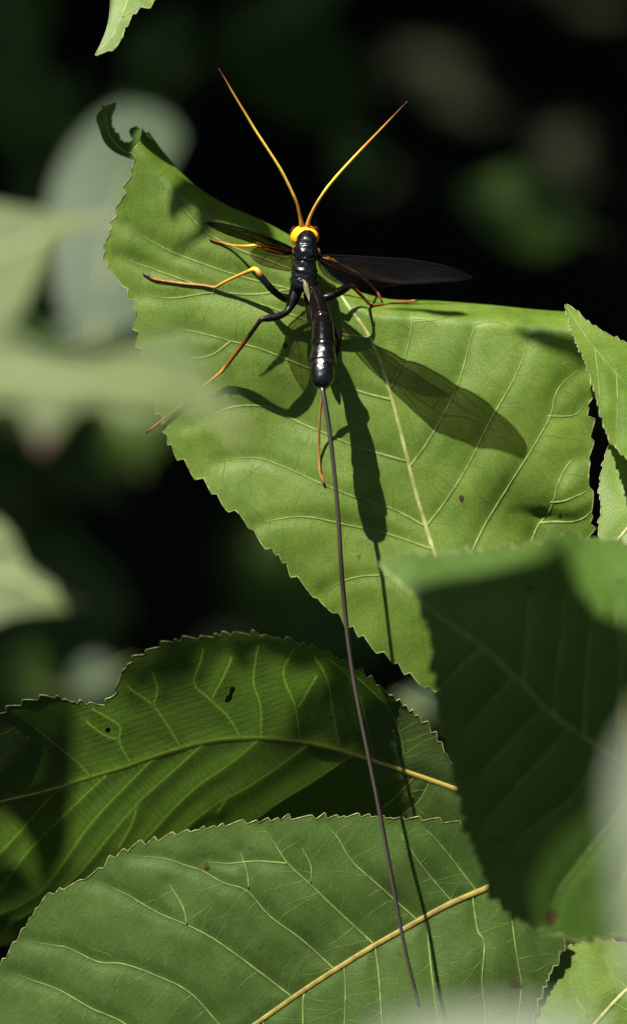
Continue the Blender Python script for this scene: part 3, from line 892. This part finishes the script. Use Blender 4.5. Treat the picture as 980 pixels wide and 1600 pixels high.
blur_leaf('whitish out of focus leaf along the bottom edge of the picture',
    [(560, 1650), (620, 1600), (700, 1585), (790, 1578), (870, 1584), (930, 1610), (960, 1690), (800, 1760), (620, 1730)],
    [(540, 1640, 2940), (690, 1570, 2900), (870, 1570, 2900), (960, 1680, 2960), (750, 1680, 2970), (800, 1760, 3020)], [(550, 1645), (700, 1650), (850, 1660), (980, 1690)], M_WHITE, petiole=[(980, 1690, 2960), (1200, 1600, 2700), (1400, 1400, 2450)])

blur_leaf('large grey green out of focus leaf behind the left margin of the sunlit leaf',
    [(190, 160), (250, 172), (286, 215), (262, 262), (248, 340), (270, 430), (230, 500), (150, 520), (95, 480), (80, 400), (78, 310), (105, 240), (150, 185)],
    [(205, 160, -4300), (290, 215, -4250), (80, 310, -4100), (230, 500, -3900), (95, 480, -3900), (190, 330, -4050)],
    [(250, 180), (200, 280), (170, 400), (150, 540)], M_GREY, grid=40)
for i, (x, y, w, h, a, z, mt, lb) in enumerate([
    (25, 1060, 60, 70, 0.3, -4700, M_DARK, 'dim green out of focus leaf behind the left end of the backlit leaf'),
    (150, 1065, 50, 42, -0.4, -4700, M_GREY, 'small pale out of focus leaf behind the notch of the backlit leaf'),
    (660, 1110, 45, 45, 0.5, -3000, M_GREY, 'pale out of focus leaf in the gap between backlit and shaded leaves'),
    (70, 205, 70, 28, 0.0, -5200, M_LEAF, 'faint green out of focus leaf left of the curled dark tip'),
    (250, 90, 60, 90, 0.5, -5600, M_DARK, 'faint out of focus leaf behind the hanging leaf tip'),
    (130, 540, 70, 50, -0.5, -4800, M_GREY, 'dim grey green out of focus leaf behind the pale foreground leaves'),
    (560, 250, 60, 50, 0.9, -6000, M_DARK, 'very dark out of focus leaf between the antennae'),
    (820, 330, 110, 70, 0.3, -6200, M_DARK, 'very dark out of focus leaf above the right wing'),
    (45, 560, 80, 60, 0.4, -4600, M_DARK, 'dark out of focus leaf far behind the left foreground leaf')]):
    ca, sa = math.cos(a), math.sin(a)
    pts = []
    for t, r in [(0, 1), (.6, .86), (1.2, .95), (1.9, .9), (2.6, .85), (3.14, 1.1), (3.7, .85), (4.4, .95), (5.1, .92), (5.8, .82)]:
        u, v = w * r * math.cos(t), h * r * math.sin(t)
        pts.append((x + u * ca - v * sa, y + u * sa + v * ca))
    blur_leaf(lb, pts, [(p[0], p[1], z + random.uniform(-25, 25)) for p in pts[::2]] + [(x, y, z + 30)],
              [(x - w * ca, y - w * sa), (x, y), (x + 1.3 * w * ca, y + 1.3 * w * sa)], mt, grid=30)

for i in range(20):
    x, y, z = -40 + 560 * random.random() ** 1.5, random.uniform(-20, 1050), random.uniform(-8000, -5000)
    w, h, a = random.uniform(70, 150), random.uniform(40, 85), random.uniform(0, 3.1)
    ca, sa = math.cos(a), math.sin(a)
    pts = [(x + w * math.cos(t) * ca - h * math.sin(t) * sa, y + w * math.cos(t) * sa + h * math.sin(t) * ca) for t in (0, .7, 1.4, 2.2, 3.14, 4.0, 4.8, 5.6)]
    blur_leaf('dark green out of focus leaf in the shaded undergrowth', pts, [(p[0], p[1], z + random.uniform(-150, 150)) for p in pts[::2]] + [(x, y, z + 60)],
              [(x - w * ca, y - w * sa), (x, y), (x + 1.2 * w * ca, y + 1.2 * w * sa)], [M_DARK, M_LEAF2][i % 2], grid=45, group='leaves of the shaded undergrowth')

# ------------------------------------------------------------------ unseen leaves added overhead, outlined to throw the shadow patches
caster_loc = P(-200, -900, 1500)
shade_caster = thing('added_shade_leaves', caster_loc, 'unseen leaves added overhead to throw shade patches on the leaves below', 'shade_caster')


def shade_leaf(poly, zrec, h, pitch=0, depth=0):  # added leaf whose outline is traced back along the sun from its shadow
    poly = np.asarray(poly, float)
    zr = np.array([zrec(np.array([[a, b]]))[0] for a, b in poly]) if callable(zrec) else np.full(len(poly), float(zrec))
    x, y, z = along_sun(poly[:, 0], poly[:, 1], zr, h - (zr - zr.mean()))
    pts = [(a, b) for a, b in zip(x, y)]
    ctrl = [(a, b, c) for a, b, c in zip(x, y, z)]
    c = np.mean(pts, 0)
    ctrl.append((c[0], c[1], float(np.mean(z)) + 6))
    i0 = int(np.argmin(x + y)); i1 = int(np.argmax(x - y))
    if i0 == i1: i1 = (i0 + len(pts) // 2) % len(pts)
    build_leaf('', [(pts + [pts[0]], pitch, depth)], ctrl, [pts[i0], tuple(c), pts[i1]], (), M_LEAF, grid=16, quilt=2, edge=None, parent=shade_caster, part_name='leaf', rib_r=(3, 2))


shade_leaf([(640, 915), (700, 900), (780, 886), (838, 868), (876, 842), (900, 900), (918, 935), (945, 960), (990, 975), (1010, 1150), (985, 1245), (905, 1300), (862, 1350), (838, 1410), (846, 1470), (760, 1440), (690, 1250), (640, 1050)], z_D, 2100)
shade_leaf([(20, 1130), (75, 1105), (108, 1090), (116, 1180), (112, 1260), (105, 1350), (70, 1420), (55, 1330), (20, 1280), (-30, 1240), (-40, 1180)], z_M, 1350)
shade_leaf([(188, 1060), (240, 1012), (300, 985), (350, 985), (356, 1015), (310, 1055), (330, 1070), (260, 1085), (200, 1082)], z_M, 1300)
shade_leaf([(356, 985), (450, 985), (540, 1010), (590, 1060), (570, 1070), (520, 1046), (480, 1052), (420, 1030), (375, 1045)], z_M, 1200)
shade_leaf([(330, 1290), (400, 1235), (480, 1190), (530, 1150), (570, 1090), (612, 1075), (620, 1140), (612, 1200), (600, 1300), (500, 1340), (380, 1340)], z_M, 1300)
shade_leaf([(266, 250), (268, 283), (264, 325), (271, 350), (283, 338), (306, 330), (312, 345), (303, 366), (279, 380), (259, 392), (285, 389), (310, 381), (329, 365), (350, 350), (400, 353), (428, 360), (416, 330), (398, 280), (376, 225), (322, 168), (264, 140), (258, 200)], -4, 680)
shade_leaf([(590, 460), (650, 470), (700, 496), (728, 482), (705, 458), (640, 448)], -12, 700)
shade_leaf([(800, 516), (840, 498), (900, 505), (915, 520), (912, 546), (870, 542), (830, 530)], 0, 800)
shade_leaf([(90, 120), (110, 40), (205, 55), (232, 200), (216, 232), (213, 262), (185, 300), (120, 270)], -60, 900)
shade_leaf([(-70, 1340), (10, 1350), (60, 1385), (105, 1430), (60, 1500), (-70, 1540)], z_M, 1400)

# ------------------------------------------------------------------ the wasp
def rgb_mat(name, rough=0.28, spec=0.5, bump=0.2, scale=2500, coat=0.0, coat_bump=False):
    m, nt, b = new_mat(name)
    L = nt.links.new
    at = N(nt, 'ShaderNodeVertexColor'); at.layer_name = 'Col'
    tc = N(nt, 'ShaderNodeTexCoord')
    n = N(nt, 'ShaderNodeTexNoise'); n.inputs['Scale'].default_value = scale; n.inputs['Detail'].default_value = 3
    L(tc.outputs['Object'], n.inputs['Vector'])
    mr = N(nt, 'ShaderNodeMapRange'); mr.inputs[3].default_value = 0.75; mr.inputs[4].default_value = 1.2
    L(n.outputs[0], mr.inputs[0])
    mx = N(nt, 'ShaderNodeMix', data_type='RGBA', blend_type='MULTIPLY'); mx.inputs[0].default_value = 1
    L(at.outputs[0], mx.inputs[6]); L(mr.outputs[0], mx.inputs[7]); L(mx.outputs[2], b.inputs['Base Color'])
    b.inputs['Roughness'].default_value = rough
    b.inputs['Specular IOR Level'].default_value = spec
    b.inputs['Coat Weight'].default_value = coat
    b.inputs['Coat Roughness'].default_value = 0.07
    bp = N(nt, 'ShaderNodeBump'); bp.inputs['Strength'].default_value = bump; bp.inputs['Distance'].default_value = 0.0001
    L(n.outputs[0], bp.inputs['Height']); L(bp.outputs[0], b.inputs['Normal'])
    if coat_bump:
        L(bp.outputs[0], b.inputs['Coat Normal'])
    return m


M_THORAX = rgb_mat('wasp_rugose_cuticle', 0.3, 0.3, 0.9, 2800, 0.7, True)
M_BODY = rgb_mat('wasp_cuticle', 0.25, 0.06, 0.5, 2600, 0.5)
M_LEG = rgb_mat('wasp_leg_cuticle', 0.42, 0.2, 0.35, 4000, 0.12)
M_HEAD = rgb_mat('wasp_head_cuticle', 0.35, 0.5, 0.15, 3000)
M_WVEIN = rgb_mat('wing_vein_cuticle', 0.7, 0.05, 0.1, 4000)
BLK = (0.003, 0.003, 0.0035); BRN = (0.014, 0.006, 0.004); ORG = (0.50, 0.22, 0.025); YEL = (1.0, 0.58, 0.06); RUST = (0.22, 0.065, 0.012); TAN = (0.33, 0.15, 0.04)


def zm(x, y):
    return float(z_main(np.array([[x, y]]))[0])


wasp_foot = P(478, 420, zm(478, 440))
wasp = thing('wasp', wasp_foot, 'black long tailed wasp with orange head band and dark wings on the sunlit leaf', 'wasp')


def limb(name, pts, mat, sides=8, step=4, parent=wasp):
    """pts: (x, y, z, radius, colour)"""
    arr = np.array([[*p[:4], *p[4]] for p in pts], float)
    # monotone smoothing of position, linear radius and colour
    d = np.concatenate([[0], np.cumsum(np.linalg.norm(np.diff(arr[:, :3], axis=0), axis=1))])
    q = smooth_line(arr[:, :3], step)
    dq = np.concatenate([[0], np.cumsum(np.linalg.norm(np.diff(q, axis=0), axis=1))])
    dq = dq / dq[-1] * d[-1]
    r = np.interp(dq, d, arr[:, 3])
    if name == 'antenna':
        r = r * 1.12 * (1 + 0.06 * np.sin(dq * 1.6))
        arr[:, 4:] = np.minimum(1.0, arr[:, 4:] * np.array([1.05, 1.15, 1.6]))
    if name == 'leg':
        r = r * np.interp(dq / d[-1], [0, 0.4, 0.5, 1], [0.95, 0.92, 0.76, 0.72])
        r = r * (1 + 0.14 * np.clip(1 - np.abs(((dq / d[-1] - 0.72) * 22) % 1 - 0.5) * 4, 0, 1) * (dq / d[-1] > 0.72))
    col = np.stack([np.interp(dq, d, arr[:, 4 + k]) for k in range(3)], 1)
    v, f = tube(P(q[:, 0], q[:, 1], q[:, 2]), r * PX, sides)
    o = mesh_obj(name, v, f, mat, parent)
    set_colors(o, np.repeat(col, sides, 0))
    return o


# thorax and abdomen: one continuous body
spine = [(479.5, 364.5, 40, 6, 5), (479.5, 366.5, 44, 11.5, 9), (479.5, 371, 48, 15, 12), (479, 378, 53, 16.5, 14.5), (478.5, 387, 55, 18.5, 16), (478, 396, 57, 19.5, 17), (477.5, 404, 57, 18, 16), (477, 409, 57, 16.2, 14.8), (477, 412, 57, 16.5, 15), (476, 419, 58, 19, 16.5), (475, 448, 58, 21, 17),
         (475.5, 436, 59, 20.5, 16), (477.5, 443, 60, 15.5, 13), (483, 449, 64, 8, 8), (490, 456, 69, 9.5, 9.5), (495, 467, 76, 12, 12), (499, 480, 85, 13, 13.5), (502, 496, 95, 15.2, 16.4), (503, 498.5, 97, 13.6, 14.8), (504.5, 512, 105, 16.5, 18), (505, 530, 116, 18.2, 20),
         (505, 541, 122, 19.3, 20.9), (505, 543.5, 124, 17.4, 19), (505, 557, 131, 20, 21), (504.5, 570, 138, 21.3, 20.8), (504, 572.5, 140, 19, 18.8), (504, 584, 146, 18.8, 17.5), (503.5, 594, 151, 16.5, 15), (503.3, 600.5, 154, 13.5, 12.5), (503.3, 604, 156, 10, 9), (503.2, 606, 157, 4, 4)]
sp = np.array(spine, float)
q = smooth_line(sp, 1.3)
bv, bf = tube(P(q[:, 0], q[:, 1], q[:, 2]), np.maximum(q[:, 3:5], 1.0) * PX, 48)
# rugose thorax: ridges and pits pushed along the radius
cen = np.repeat(P(q[:, 0], q[:, 1], q[:, 2]), 48, 0)
dirs = bv - cen
yy_ = np.repeat(q[:, 1], 48)
aa_ = np.tile(np.arange(48), len(q)) / 48 * 2 * np.pi
amp = np.where(yy_ < 446, 0.03, np.where(yy_ < 540, 0.003, 0.012)) * (yy_ > 366)
rug = np.zeros(len(yy_))
for k in range(26):
    rug += np.sin(yy_ * rng.uniform(-0.9, 0.9) + aa_ * rng.integers(-9, 10) + rng.uniform(0, 6.3))
rug = rug / 3.6 + rng.uniform(-0.35, 0.35, len(yy_))
groove = -0.10 * np.exp(-((np.cos(aa_ * 2)) ** 2) / 0.02) * ((yy_ > 372) & (yy_ < 404))
bv = cen + dirs * (1 + amp * rug + groove)[:, None]
body = mesh_obj('body', bv, bf, M_BODY, wasp)
body.data.materials.append(M_THORAX)
body.data.polygons.foreach_set('material_index', [1 if q[min(p.vertices) // 48, 1] < 446 or q[min(p.vertices) // 48, 1] > 548 else 0 for p in body.data.polygons])
bc = np.tile(np.array(BLK), (len(q), 1))
brown = np.exp(-((q[:, 1] - 490) / 30) ** 2) * (q[:, 1] > 446)
bc = bc * (1 - brown[:, None]) + np.array((0.004, 0.0025, 0.0025)) * brown[:, None]
for yy in (498, 542, 572):
    k = np.exp(-((q[:, 1] - yy) / 1.3) ** 2)[:, None] * 0.5
    bc = bc * (1 - k) + np.array((0.022, 0.018, 0.014)) * k
set_colors(body, np.repeat(bc, 48, 0))
# pale membrane folds and the dark flap beside the abdomen
limb('underside_fold', [(478, 444, 52, 4, BLK), (480, 458, 48, 6, BLK), (483, 475, 52, 7, BRN), (486, 495, 58, 7, BLK), (489, 508, 62, 5, BRN), (491, 516, 64, 2, BLK)], M_BODY, 10)
limb('membrane', [(475, 438, 74, 2, (0.10, 0.09, 0.05)), (478, 446, 76, 4.2, (0.14, 0.13, 0.07)), (480, 456, 76, 4.5, (0.18, 0.16, 0.08)), (483, 464, 76, 3.2, (0.25, 0.2, 0.1)), (487, 476, 80, 1.2, (0.2, 0.17, 0.09))], M_LEG, 8)
for sx_, x0, y0 in ((-1, 461, 390), (1, 496, 392)):
    limb('wing_joint', [(x0 - 3 * sx_, y0 - 6, 54, 3, (0.1, 0.04, 0.02)), (x0, y0, 55, 5, (0.16, 0.06, 0.025)), (x0 + 2 * sx_, y0 + 8, 54, 3.5, (0.1, 0.05, 0.03))], M_LEG, 8)


def blob(name, c, r, col_fn, mat, parent, nu=28, nv=18, tilt=0.0):
    vs_, fs_, cs = [], [], []
    for j in range(nv + 1):
        ph = math.pi * j / nv
        for i in range(nu):
            th = 2 * math.pi * i / nu
            d = np.array([math.sin(ph) * math.cos(th), math.sin(ph) * math.sin(th), math.cos(ph)])
            dx, dy = d[0] * r[0], d[1] * r[1]
            ct, st = math.cos(tilt), math.sin(tilt)
            vs_.append((c[0] + dx * ct - dy * st, c[1] + dx * st + dy * ct, c[2] + d[2] * r[2]))
            cs.append(col_fn(d))
    for j in range(nv):
        for i in range(nu):
            fs_.append((j * nu + i, (j + 1) * nu + i, (j + 1) * nu + (i + 1) % nu, j * nu + (i + 1) % nu))
    a = np.array(vs_)
    o = mesh_obj(name, P(a[:, 0], a[:, 1], a[:, 2]), fs_, mat, parent)
    set_colors(o, np.array(cs))
    return o


def head_col(d):
    return (1.0, 0.40, 0.012) if d[2] > -0.35 else ORG


head = blob('head', (476.3, 370, 25), (22.5, 18.5, 22), head_col, M_HEAD, wasp)
blob('eye', (458.5, 362, 18), (5.5, 10, 13), lambda d: (0.03, 0.012, 0.006), M_BODY, head, 16, 12, 0.25)
blob('eye', (494.5, 362, 18), (5.5, 10, 13), lambda d: (0.03, 0.012, 0.006), M_BODY, head, 16, 12, -0.25)
limb('brow', [(461, 356.5, 24, 1.5, BRN), (468, 352.5, 25, 2, BRN), (476, 351.3, 26, 2.2, BRN), (484, 352.5, 25, 2, BRN), (492, 356.5, 24, 1.5, BRN)], M_BODY, 8, parent=head)
limb('antenna', [(471.5, 355, 34, 3.6, RUST), (471, 349, 38, 3.3, ORG), (469, 338, 44, 2.3, ORG), (464, 318, 54, 2.1, ORG), (452, 291, 66, 2.1, YEL), (438, 264, 78, 2.0, YEL), (419, 234, 90, 1.9, YEL), (400, 205, 100, 1.8, YEL), (382, 175, 110, 1.6, ORG), (364, 145, 118, 1.3, ORG), (351, 122, 124, 1.0, RUST), (342, 108, 127, 0.6, BRN)], M_HEAD, 8)
limb('antenna', [(480.5, 355, 34, 3.6, RUST), (481.5, 349, 38, 3.3, ORG), (485, 338, 44, 2.3, ORG), (495, 318, 54, 2.1, ORG), (511, 294, 66, 2.1, YEL), (530, 271, 78, 2.0, YEL), (551, 248, 88, 1.9, YEL), (573, 225, 97, 1.7, ORG), (596, 201, 104, 1.4, ORG), (617, 179, 110, 1.1, RUST), (637, 158, 115, 0.6, BRN)], M_HEAD, 8)

# legs: coxa, femur, tibia, tarsus in one continuous mesh each
def leg(pts):
    return limb('leg', pts, M_LEG, 10, 3)


f = lambda x, y, d=2.0: zm(x, y) + d
leg([(466, 392, 46, 5, BLK), (445, 394, 44, 6, RUST), (420, 389, 46, 5.5, RUST), (405, 382.5, 46, 4, ORG), (402, 382, 44, 4, YEL), (396, 383.5, 38, 2.8, YEL), (380, 384.5, 22, 2.6, ORG), (362, 383, f(362, 383, 8), 2.2, ORG), (345, 379, f(345, 379, 3), 2.2, RUST), (334, 376, f(334, 376, 3), 2.0, RUST), (328, 373.5, f(328, 373.5, 2), 2.6, BRN)])
leg([(470, 446, 46, 7, BLK), (462, 464, 40, 7, BLK), (450, 469, 38, 5, BLK), (438, 463, 42, 5.5, BLK), (422, 449, 46, 6, BLK), (408, 431, 48, 5, BLK), (403, 424, 46, 5, ORG), (398, 420.5, 44, 4.2, YEL), (388, 424, 38, 3.2, ORG), (365, 434, 22, 3.0, ORG), (345, 444, f(345, 444, 9), 3.2, ORG), (336, 449, f(336, 449, 4), 3.2, TAN), (318, 446, f(318, 446, 3), 2.6, TAN), (290, 443.5, f(290, 443.5, 3), 2.7, TAN), (262, 440, f(262, 440, 3), 2.6, RUST), (240, 436, f(240, 436, 3), 2.6, RUST), (231, 431, f(231, 431, 3), 2.8, BRN), (224, 428, f(224, 428, 2), 2.2, BRN)])
leg([(468, 438, 54, 9, BLK), (463, 452, 56, 10.5, BLK), (457, 470, 60, 9.5, BLK), (452, 482, 64, 6, BLK), (446, 489, 68, 5.5, BLK), (432, 495, 74, 6.5, BLK), (418, 497.5, 78, 6, BLK), (409, 499, 80, 4.8, BRN), (403, 506, 78, 3.6, BRN), (390, 524, 66, 3.6, BRN), (372, 548, 48, 4.0, RUST), (356, 569, 32, 3.8, RUST), (347, 580, 24, 4.2, ORG), (340, 586, 20, 3.0, ORG), (318, 604, 12, 2.6, TAN), (294, 625, f(294, 625, 4), 2.6, TAN), (262, 650, f(265, 650, 4), 2.5, RUST), (240, 667, f(262, 667, 5), 2.6, RUST), (229, 676, f(262, 676, 3), 2.8, BRN)])
leg([(485, 398, 44, 4, BLK), (505, 404, 46, 4.5, BRN), (511, 404.5, 48, 4.5, YEL), (516, 405, 44, 3.4, YEL), (528, 412, 34, 2.6, ORG), (545, 420, 22, 2.3, ORG), (566, 432, 8, 2, RUST), (588, 455, f(588, 462, 4), 2, RUST), (597, 470, f(597, 474, 2), 2, BRN)])
leg([(482, 444, 46, 7, BLK), (498, 462, 40, 7, BLK), (512, 464, 40, 6.5, BLK), (530, 456, 44, 7.5, BLK), (543, 449, 46, 6, BRN), (549, 447, 46, 4.2, RUST), (555, 452, 40, 3, RUST), (568, 465, 22, 3, RUST), (577, 475, f(577, 475, 8), 3.2, RUST), (583, 477, f(583, 477, 5), 2.4, RUST), (604, 475, f(604, 475, 3), 2.4, RUST), (628, 472.5, f(628, 473, 4), 2.4, RUST), (644, 470.5, f(644, 473, 6), 2.8, RUST), (652, 470, f(650, 474, 6), 2.0, TAN)])
leg([(483, 446, 48, 8, BLK), (490, 470, 50, 9, BLK), (505, 495, 58, 9, BLK), (521, 517, 68, 8, BLK), (529, 525, 70, 6.5, BLK), (530, 532, 70, 4.4, BRN), (526, 552, 62, 3.8, BRN), (516, 585, 48, 3.8, RUST), (507, 606, 40, 4.2, ORG), (504, 618, 35, 3.0, TAN), (500.5, 645, 24, 2.4, TAN), (499, 680, 14, 2.3, RUST), (499, 715, f(499, 715, 5), 2.2, TAN), (500, 738, f(500, 738, 4), 2.3, TAN), (504, 749, f(504, 749, 4), 3.0, TAN), (507, 757, f(507, 757, 3), 3.0, BRN)])
for (x, y, z, u, v) in ((347, 580, 24, 3, 12), (577, 476, 10, -1, 9), (336, 449, 4, -2, 6)):
    limb('leg_spur', [(x, y, z, 1.0, BRN), (x + u * .5, y + v * .5, z + 1, .8, TAN), (x + u, y + v, z - 1, .4, YEL)], M_LEG, 6)

# wings
wm, nt, b = new_mat('wing_membrane')
L = nt.links.new
tc = N(nt, 'ShaderNodeTexCoord')
nn = N(nt, 'ShaderNodeTexNoise'); nn.inputs['Scale'].default_value = 700; nn.inputs['Detail'].default_value = 3
L(tc.outputs['Object'], nn.inputs['Vector'])
b.inputs['Base Color'].default_value = (0.003, 0.0025, 0.003, 1)
b.inputs['Roughness'].default_value = 0.3
b.inputs['Specular IOR Level'].default_value = 0.06
bp = N(nt, 'ShaderNodeBump'); bp.inputs['Strength'].default_value = 0.2; bp.inputs['Distance'].default_value = 0.0002
L(nn.outputs[0], bp.inputs['Height']); L(bp.outputs[0], b.inputs['Normal'])
tr = N(nt, 'ShaderNodeBsdfTransparent'); tr.inputs[0].default_value = (0.5, 0.43, 0.26, 1)
ms = N(nt, 'ShaderNodeMixShader'); ms.inputs[0].default_value = 0.45
L(b.outputs[0], ms.inputs[1]); L(tr.outputs[0], ms.inputs[2]); L(ms.outputs[0], nt.nodes['Material Output'].inputs[0])
M_WING = wm
M_WING2 = wm.copy()
M_WING2.name = 'wing_membrane_dense'
[n_ for n_ in M_WING2.node_tree.nodes if n_.type == 'MIX_SHADER'][0].inputs[0].default_value = 0.16  # denser copy: the darkening of a wing seen aslant is put into its opacity


def wing(name, lead, trail, veins, n=46, m=9, wmat=None):
    """lead, trail: (x, y, z) lines from the root to the tip; a curved membrane between them"""
    A = smooth_line(lead, 3); B = smooth_line(trail, 3)

    def at(line, t):
        k = t * (len(line) - 1)
        return np.stack([np.interp(k, np.arange(len(line)), line[:, c]) for c in range(3)], -1)

    def pt(u, v):
        u = np.asarray(u, float); v = np.asarray(v, float)
        p = at(A, u) * (1 - v[..., None]) + at(B, u) * v[..., None]
        p[..., 2] += 3.0 * np.sin(np.pi * v) * np.sin(np.pi * np.clip(u, 0, 1)) + 0.9 * np.sin(v * 21 + u * 6)
        return p
    U, V = np.meshgrid(np.linspace(0, 1, n), np.linspace(0, 1, m), indexing='ij')
    p = pt(U, V).reshape(-1, 3)
    fs_ = [(i * m + j, (i + 1) * m + j, (i + 1) * m + j + 1, i * m + j + 1) for i in range(n - 1) for j in range(m - 1)]
    o = mesh_obj(name, P(p[:, 0], p[:, 1], p[:, 2]), fs_, wmat or M_WING, wasp)
    for vl, r0 in veins:
        vl = smooth_line(vl, 0.04)
        w = pt(vl[:, 0], vl[:, 1])
        ob = mesh_obj('wing_vein', *tube(P(w[:, 0], w[:, 1], w[:, 2]), np.linspace(r0, r0 * 0.5, len(w)) * PX * 0.75, 6), M_WVEIN, o)
        set_colors(ob, np.tile(np.array((0.004, 0.003, 0.003)), (len(w) * 6, 1)))
    return o


M_WING3 = wm.copy()
M_WING3.name = 'wing_membrane_thin'
M_WING3.node_tree.nodes['Principled BSDF'].inputs['Specular IOR Level'].default_value = 0.7
[n_ for n_ in M_WING3.node_tree.nodes if n_.type == 'MIX_SHADER'][0].inputs[0].default_value = 0.75
[n_ for n_ in M_WING3.node_tree.nodes if n_.type == 'BSDF_TRANSPARENT'][0].inputs[0].default_value = (0.55, 0.48, 0.32, 1)
fv = [([(0, .02), (.3, .02), (.6, .02), (.86, .03)], 1.6), ([(0.02, .2), (.3, .28), (.55, .22), (.62, .05)], 1.1), ([(0.02, .5), (.2, .58), (.45, .62), (.7, .5), (.84, .46)], 1.0),
      ([(.45, .6), (.5, .4), (.53, .24)], 0.9), ([(.55, .24), (.66, .4), (.8, .38)], 0.9), ([(.7, .5), (.72, .7), (.75, .97)], 0.8), ([(.2, .58), (.34, .8), (.45, .97)], 0.9), ([(.62, .06), (.75, .25), (.86, .16)], 0.8), ([(.05, .97), (.4, .98), (.75, .98)], 0.9)]
hv = [([(0, .03), (.5, .03), (.95, .05)], 1.4), ([(.03, .4), (.3, .4), (.6, .35), (.9, .4)], 0.9), ([(.3, .4), (.45, .7), (.55, .97)], 0.8), ([(.6, .36), (.68, .65), (.75, .97)], 0.8), ([(.05, .7), (.2, .8), (.3, .97)], 0.8), ([(.02, .98), (.5, .98), (.95, .98)], 1.0)]
wing('forewing', [(497, 399, 52), (540, 399, 78), (600, 402, 104), (650, 406, 132), (700, 416, 154), (728, 426, 166), (739, 433, 172)],
     [(496, 403, 54), (520, 418, 76), (560, 432, 116), (610, 442, 154), (660, 443, 174), (700, 441, 182), (728, 438, 184), (739, 435, 176)], fv)
wing('hindwing', [(496, 404, 50), (530, 410, 64), (570, 420, 84), (610, 432, 104), (640, 441, 116)],
     [(496, 408, 50), (504, 426, 56), (522, 440, 68), (545, 449, 82), (575, 449, 96), (610, 448, 110), (640, 443, 118)], hv, wmat=M_WING3)
wing('forewing', [(461, 390, 52), (445, 381, 70), (415, 369, 96), (385, 358, 120), (352, 349, 140), (330, 346, 150), (321, 348, 153)],
     [(461, 395, 50), (445, 396, 62), (415, 387, 84), (385, 377, 106), (352, 366, 128), (332, 356, 145), (321, 349, 152)], fv, wmat=M_WING2)
wing('hindwing', [(460, 396, 48), (440, 390, 56), (418, 386, 72), (402, 386, 86), (391, 394, 98)],
     [(459, 402, 46), (455, 423, 66), (440, 422, 94), (424, 419, 110), (404, 412, 116), (393, 402, 108), (391, 396, 100)], hv, wmat=M_WING3)

# ovipositor with its sheath lying alongside
ov = [(503, 603, 156), (505, 618, 160), (509, 640, 163), (515, 680, 165), (521, 730, 164), (526, 780, 160), (529.5, 830, 156), (532, 880, 152), (536, 930, 150), (542, 990, 152), (551, 1055, 156), (562, 1115, 162), (575, 1180, 168), (588, 1245, 174), (600, 1310, 178), (611, 1370, 180), (622, 1430, 180), (634, 1490, 178), (645, 1535, 174), (654, 1572, 170)]
OVC = (0.05, 0.036, 0.03)
M_OVI = rgb_mat('ovipositor_cuticle', 0.3, 0.7, 0.5, 5000, 1.0)
limb('ovipositor', [(*p, 3.0 - 0.05 * i, OVC) for i, p in enumerate(ov)], M_OVI, 10, 8)
limb('ovipositor_sheath', [(p[0] + 2.4 + 0.5 * math.sin(i), p[1] + 1, p[2] - 2.5, 2.2 - 0.03 * i, (0.008, 0.005, 0.005)) for i, p in enumerate(ov)], M_BODY, 8, 8)

# ------------------------------------------------------------------ stem of the sapling and twigs that carry the leaves
def stem(name, label, pts, r0, r1, cat='stem'):
    a = smooth_line(np.array(pts, float), 0.02)
    o = mesh_obj(name, *tube(a, np.linspace(r0, r1, len(a)), 10), M_TWIG, None, origin=np.array(pts[0], float))
    tag(o, label, cat)


pj = P(884, 1317, -136)
stem('sapling_stem', 'brown sapling stem rising behind the shaded leaf', [(0.10, 0.10, -0.02), (0.09, 0.07, 0.4), (0.075, 0.05, 0.8), (pj[0] + 0.004, pj[1] + 0.01, pj[2] - 0.12), tuple(pj), tuple(P(930, 1200, -190))], 0.006, 0.0012)
for ob in bpy.data.objects:
    if '_loc' in ob:
        del ob['_loc']
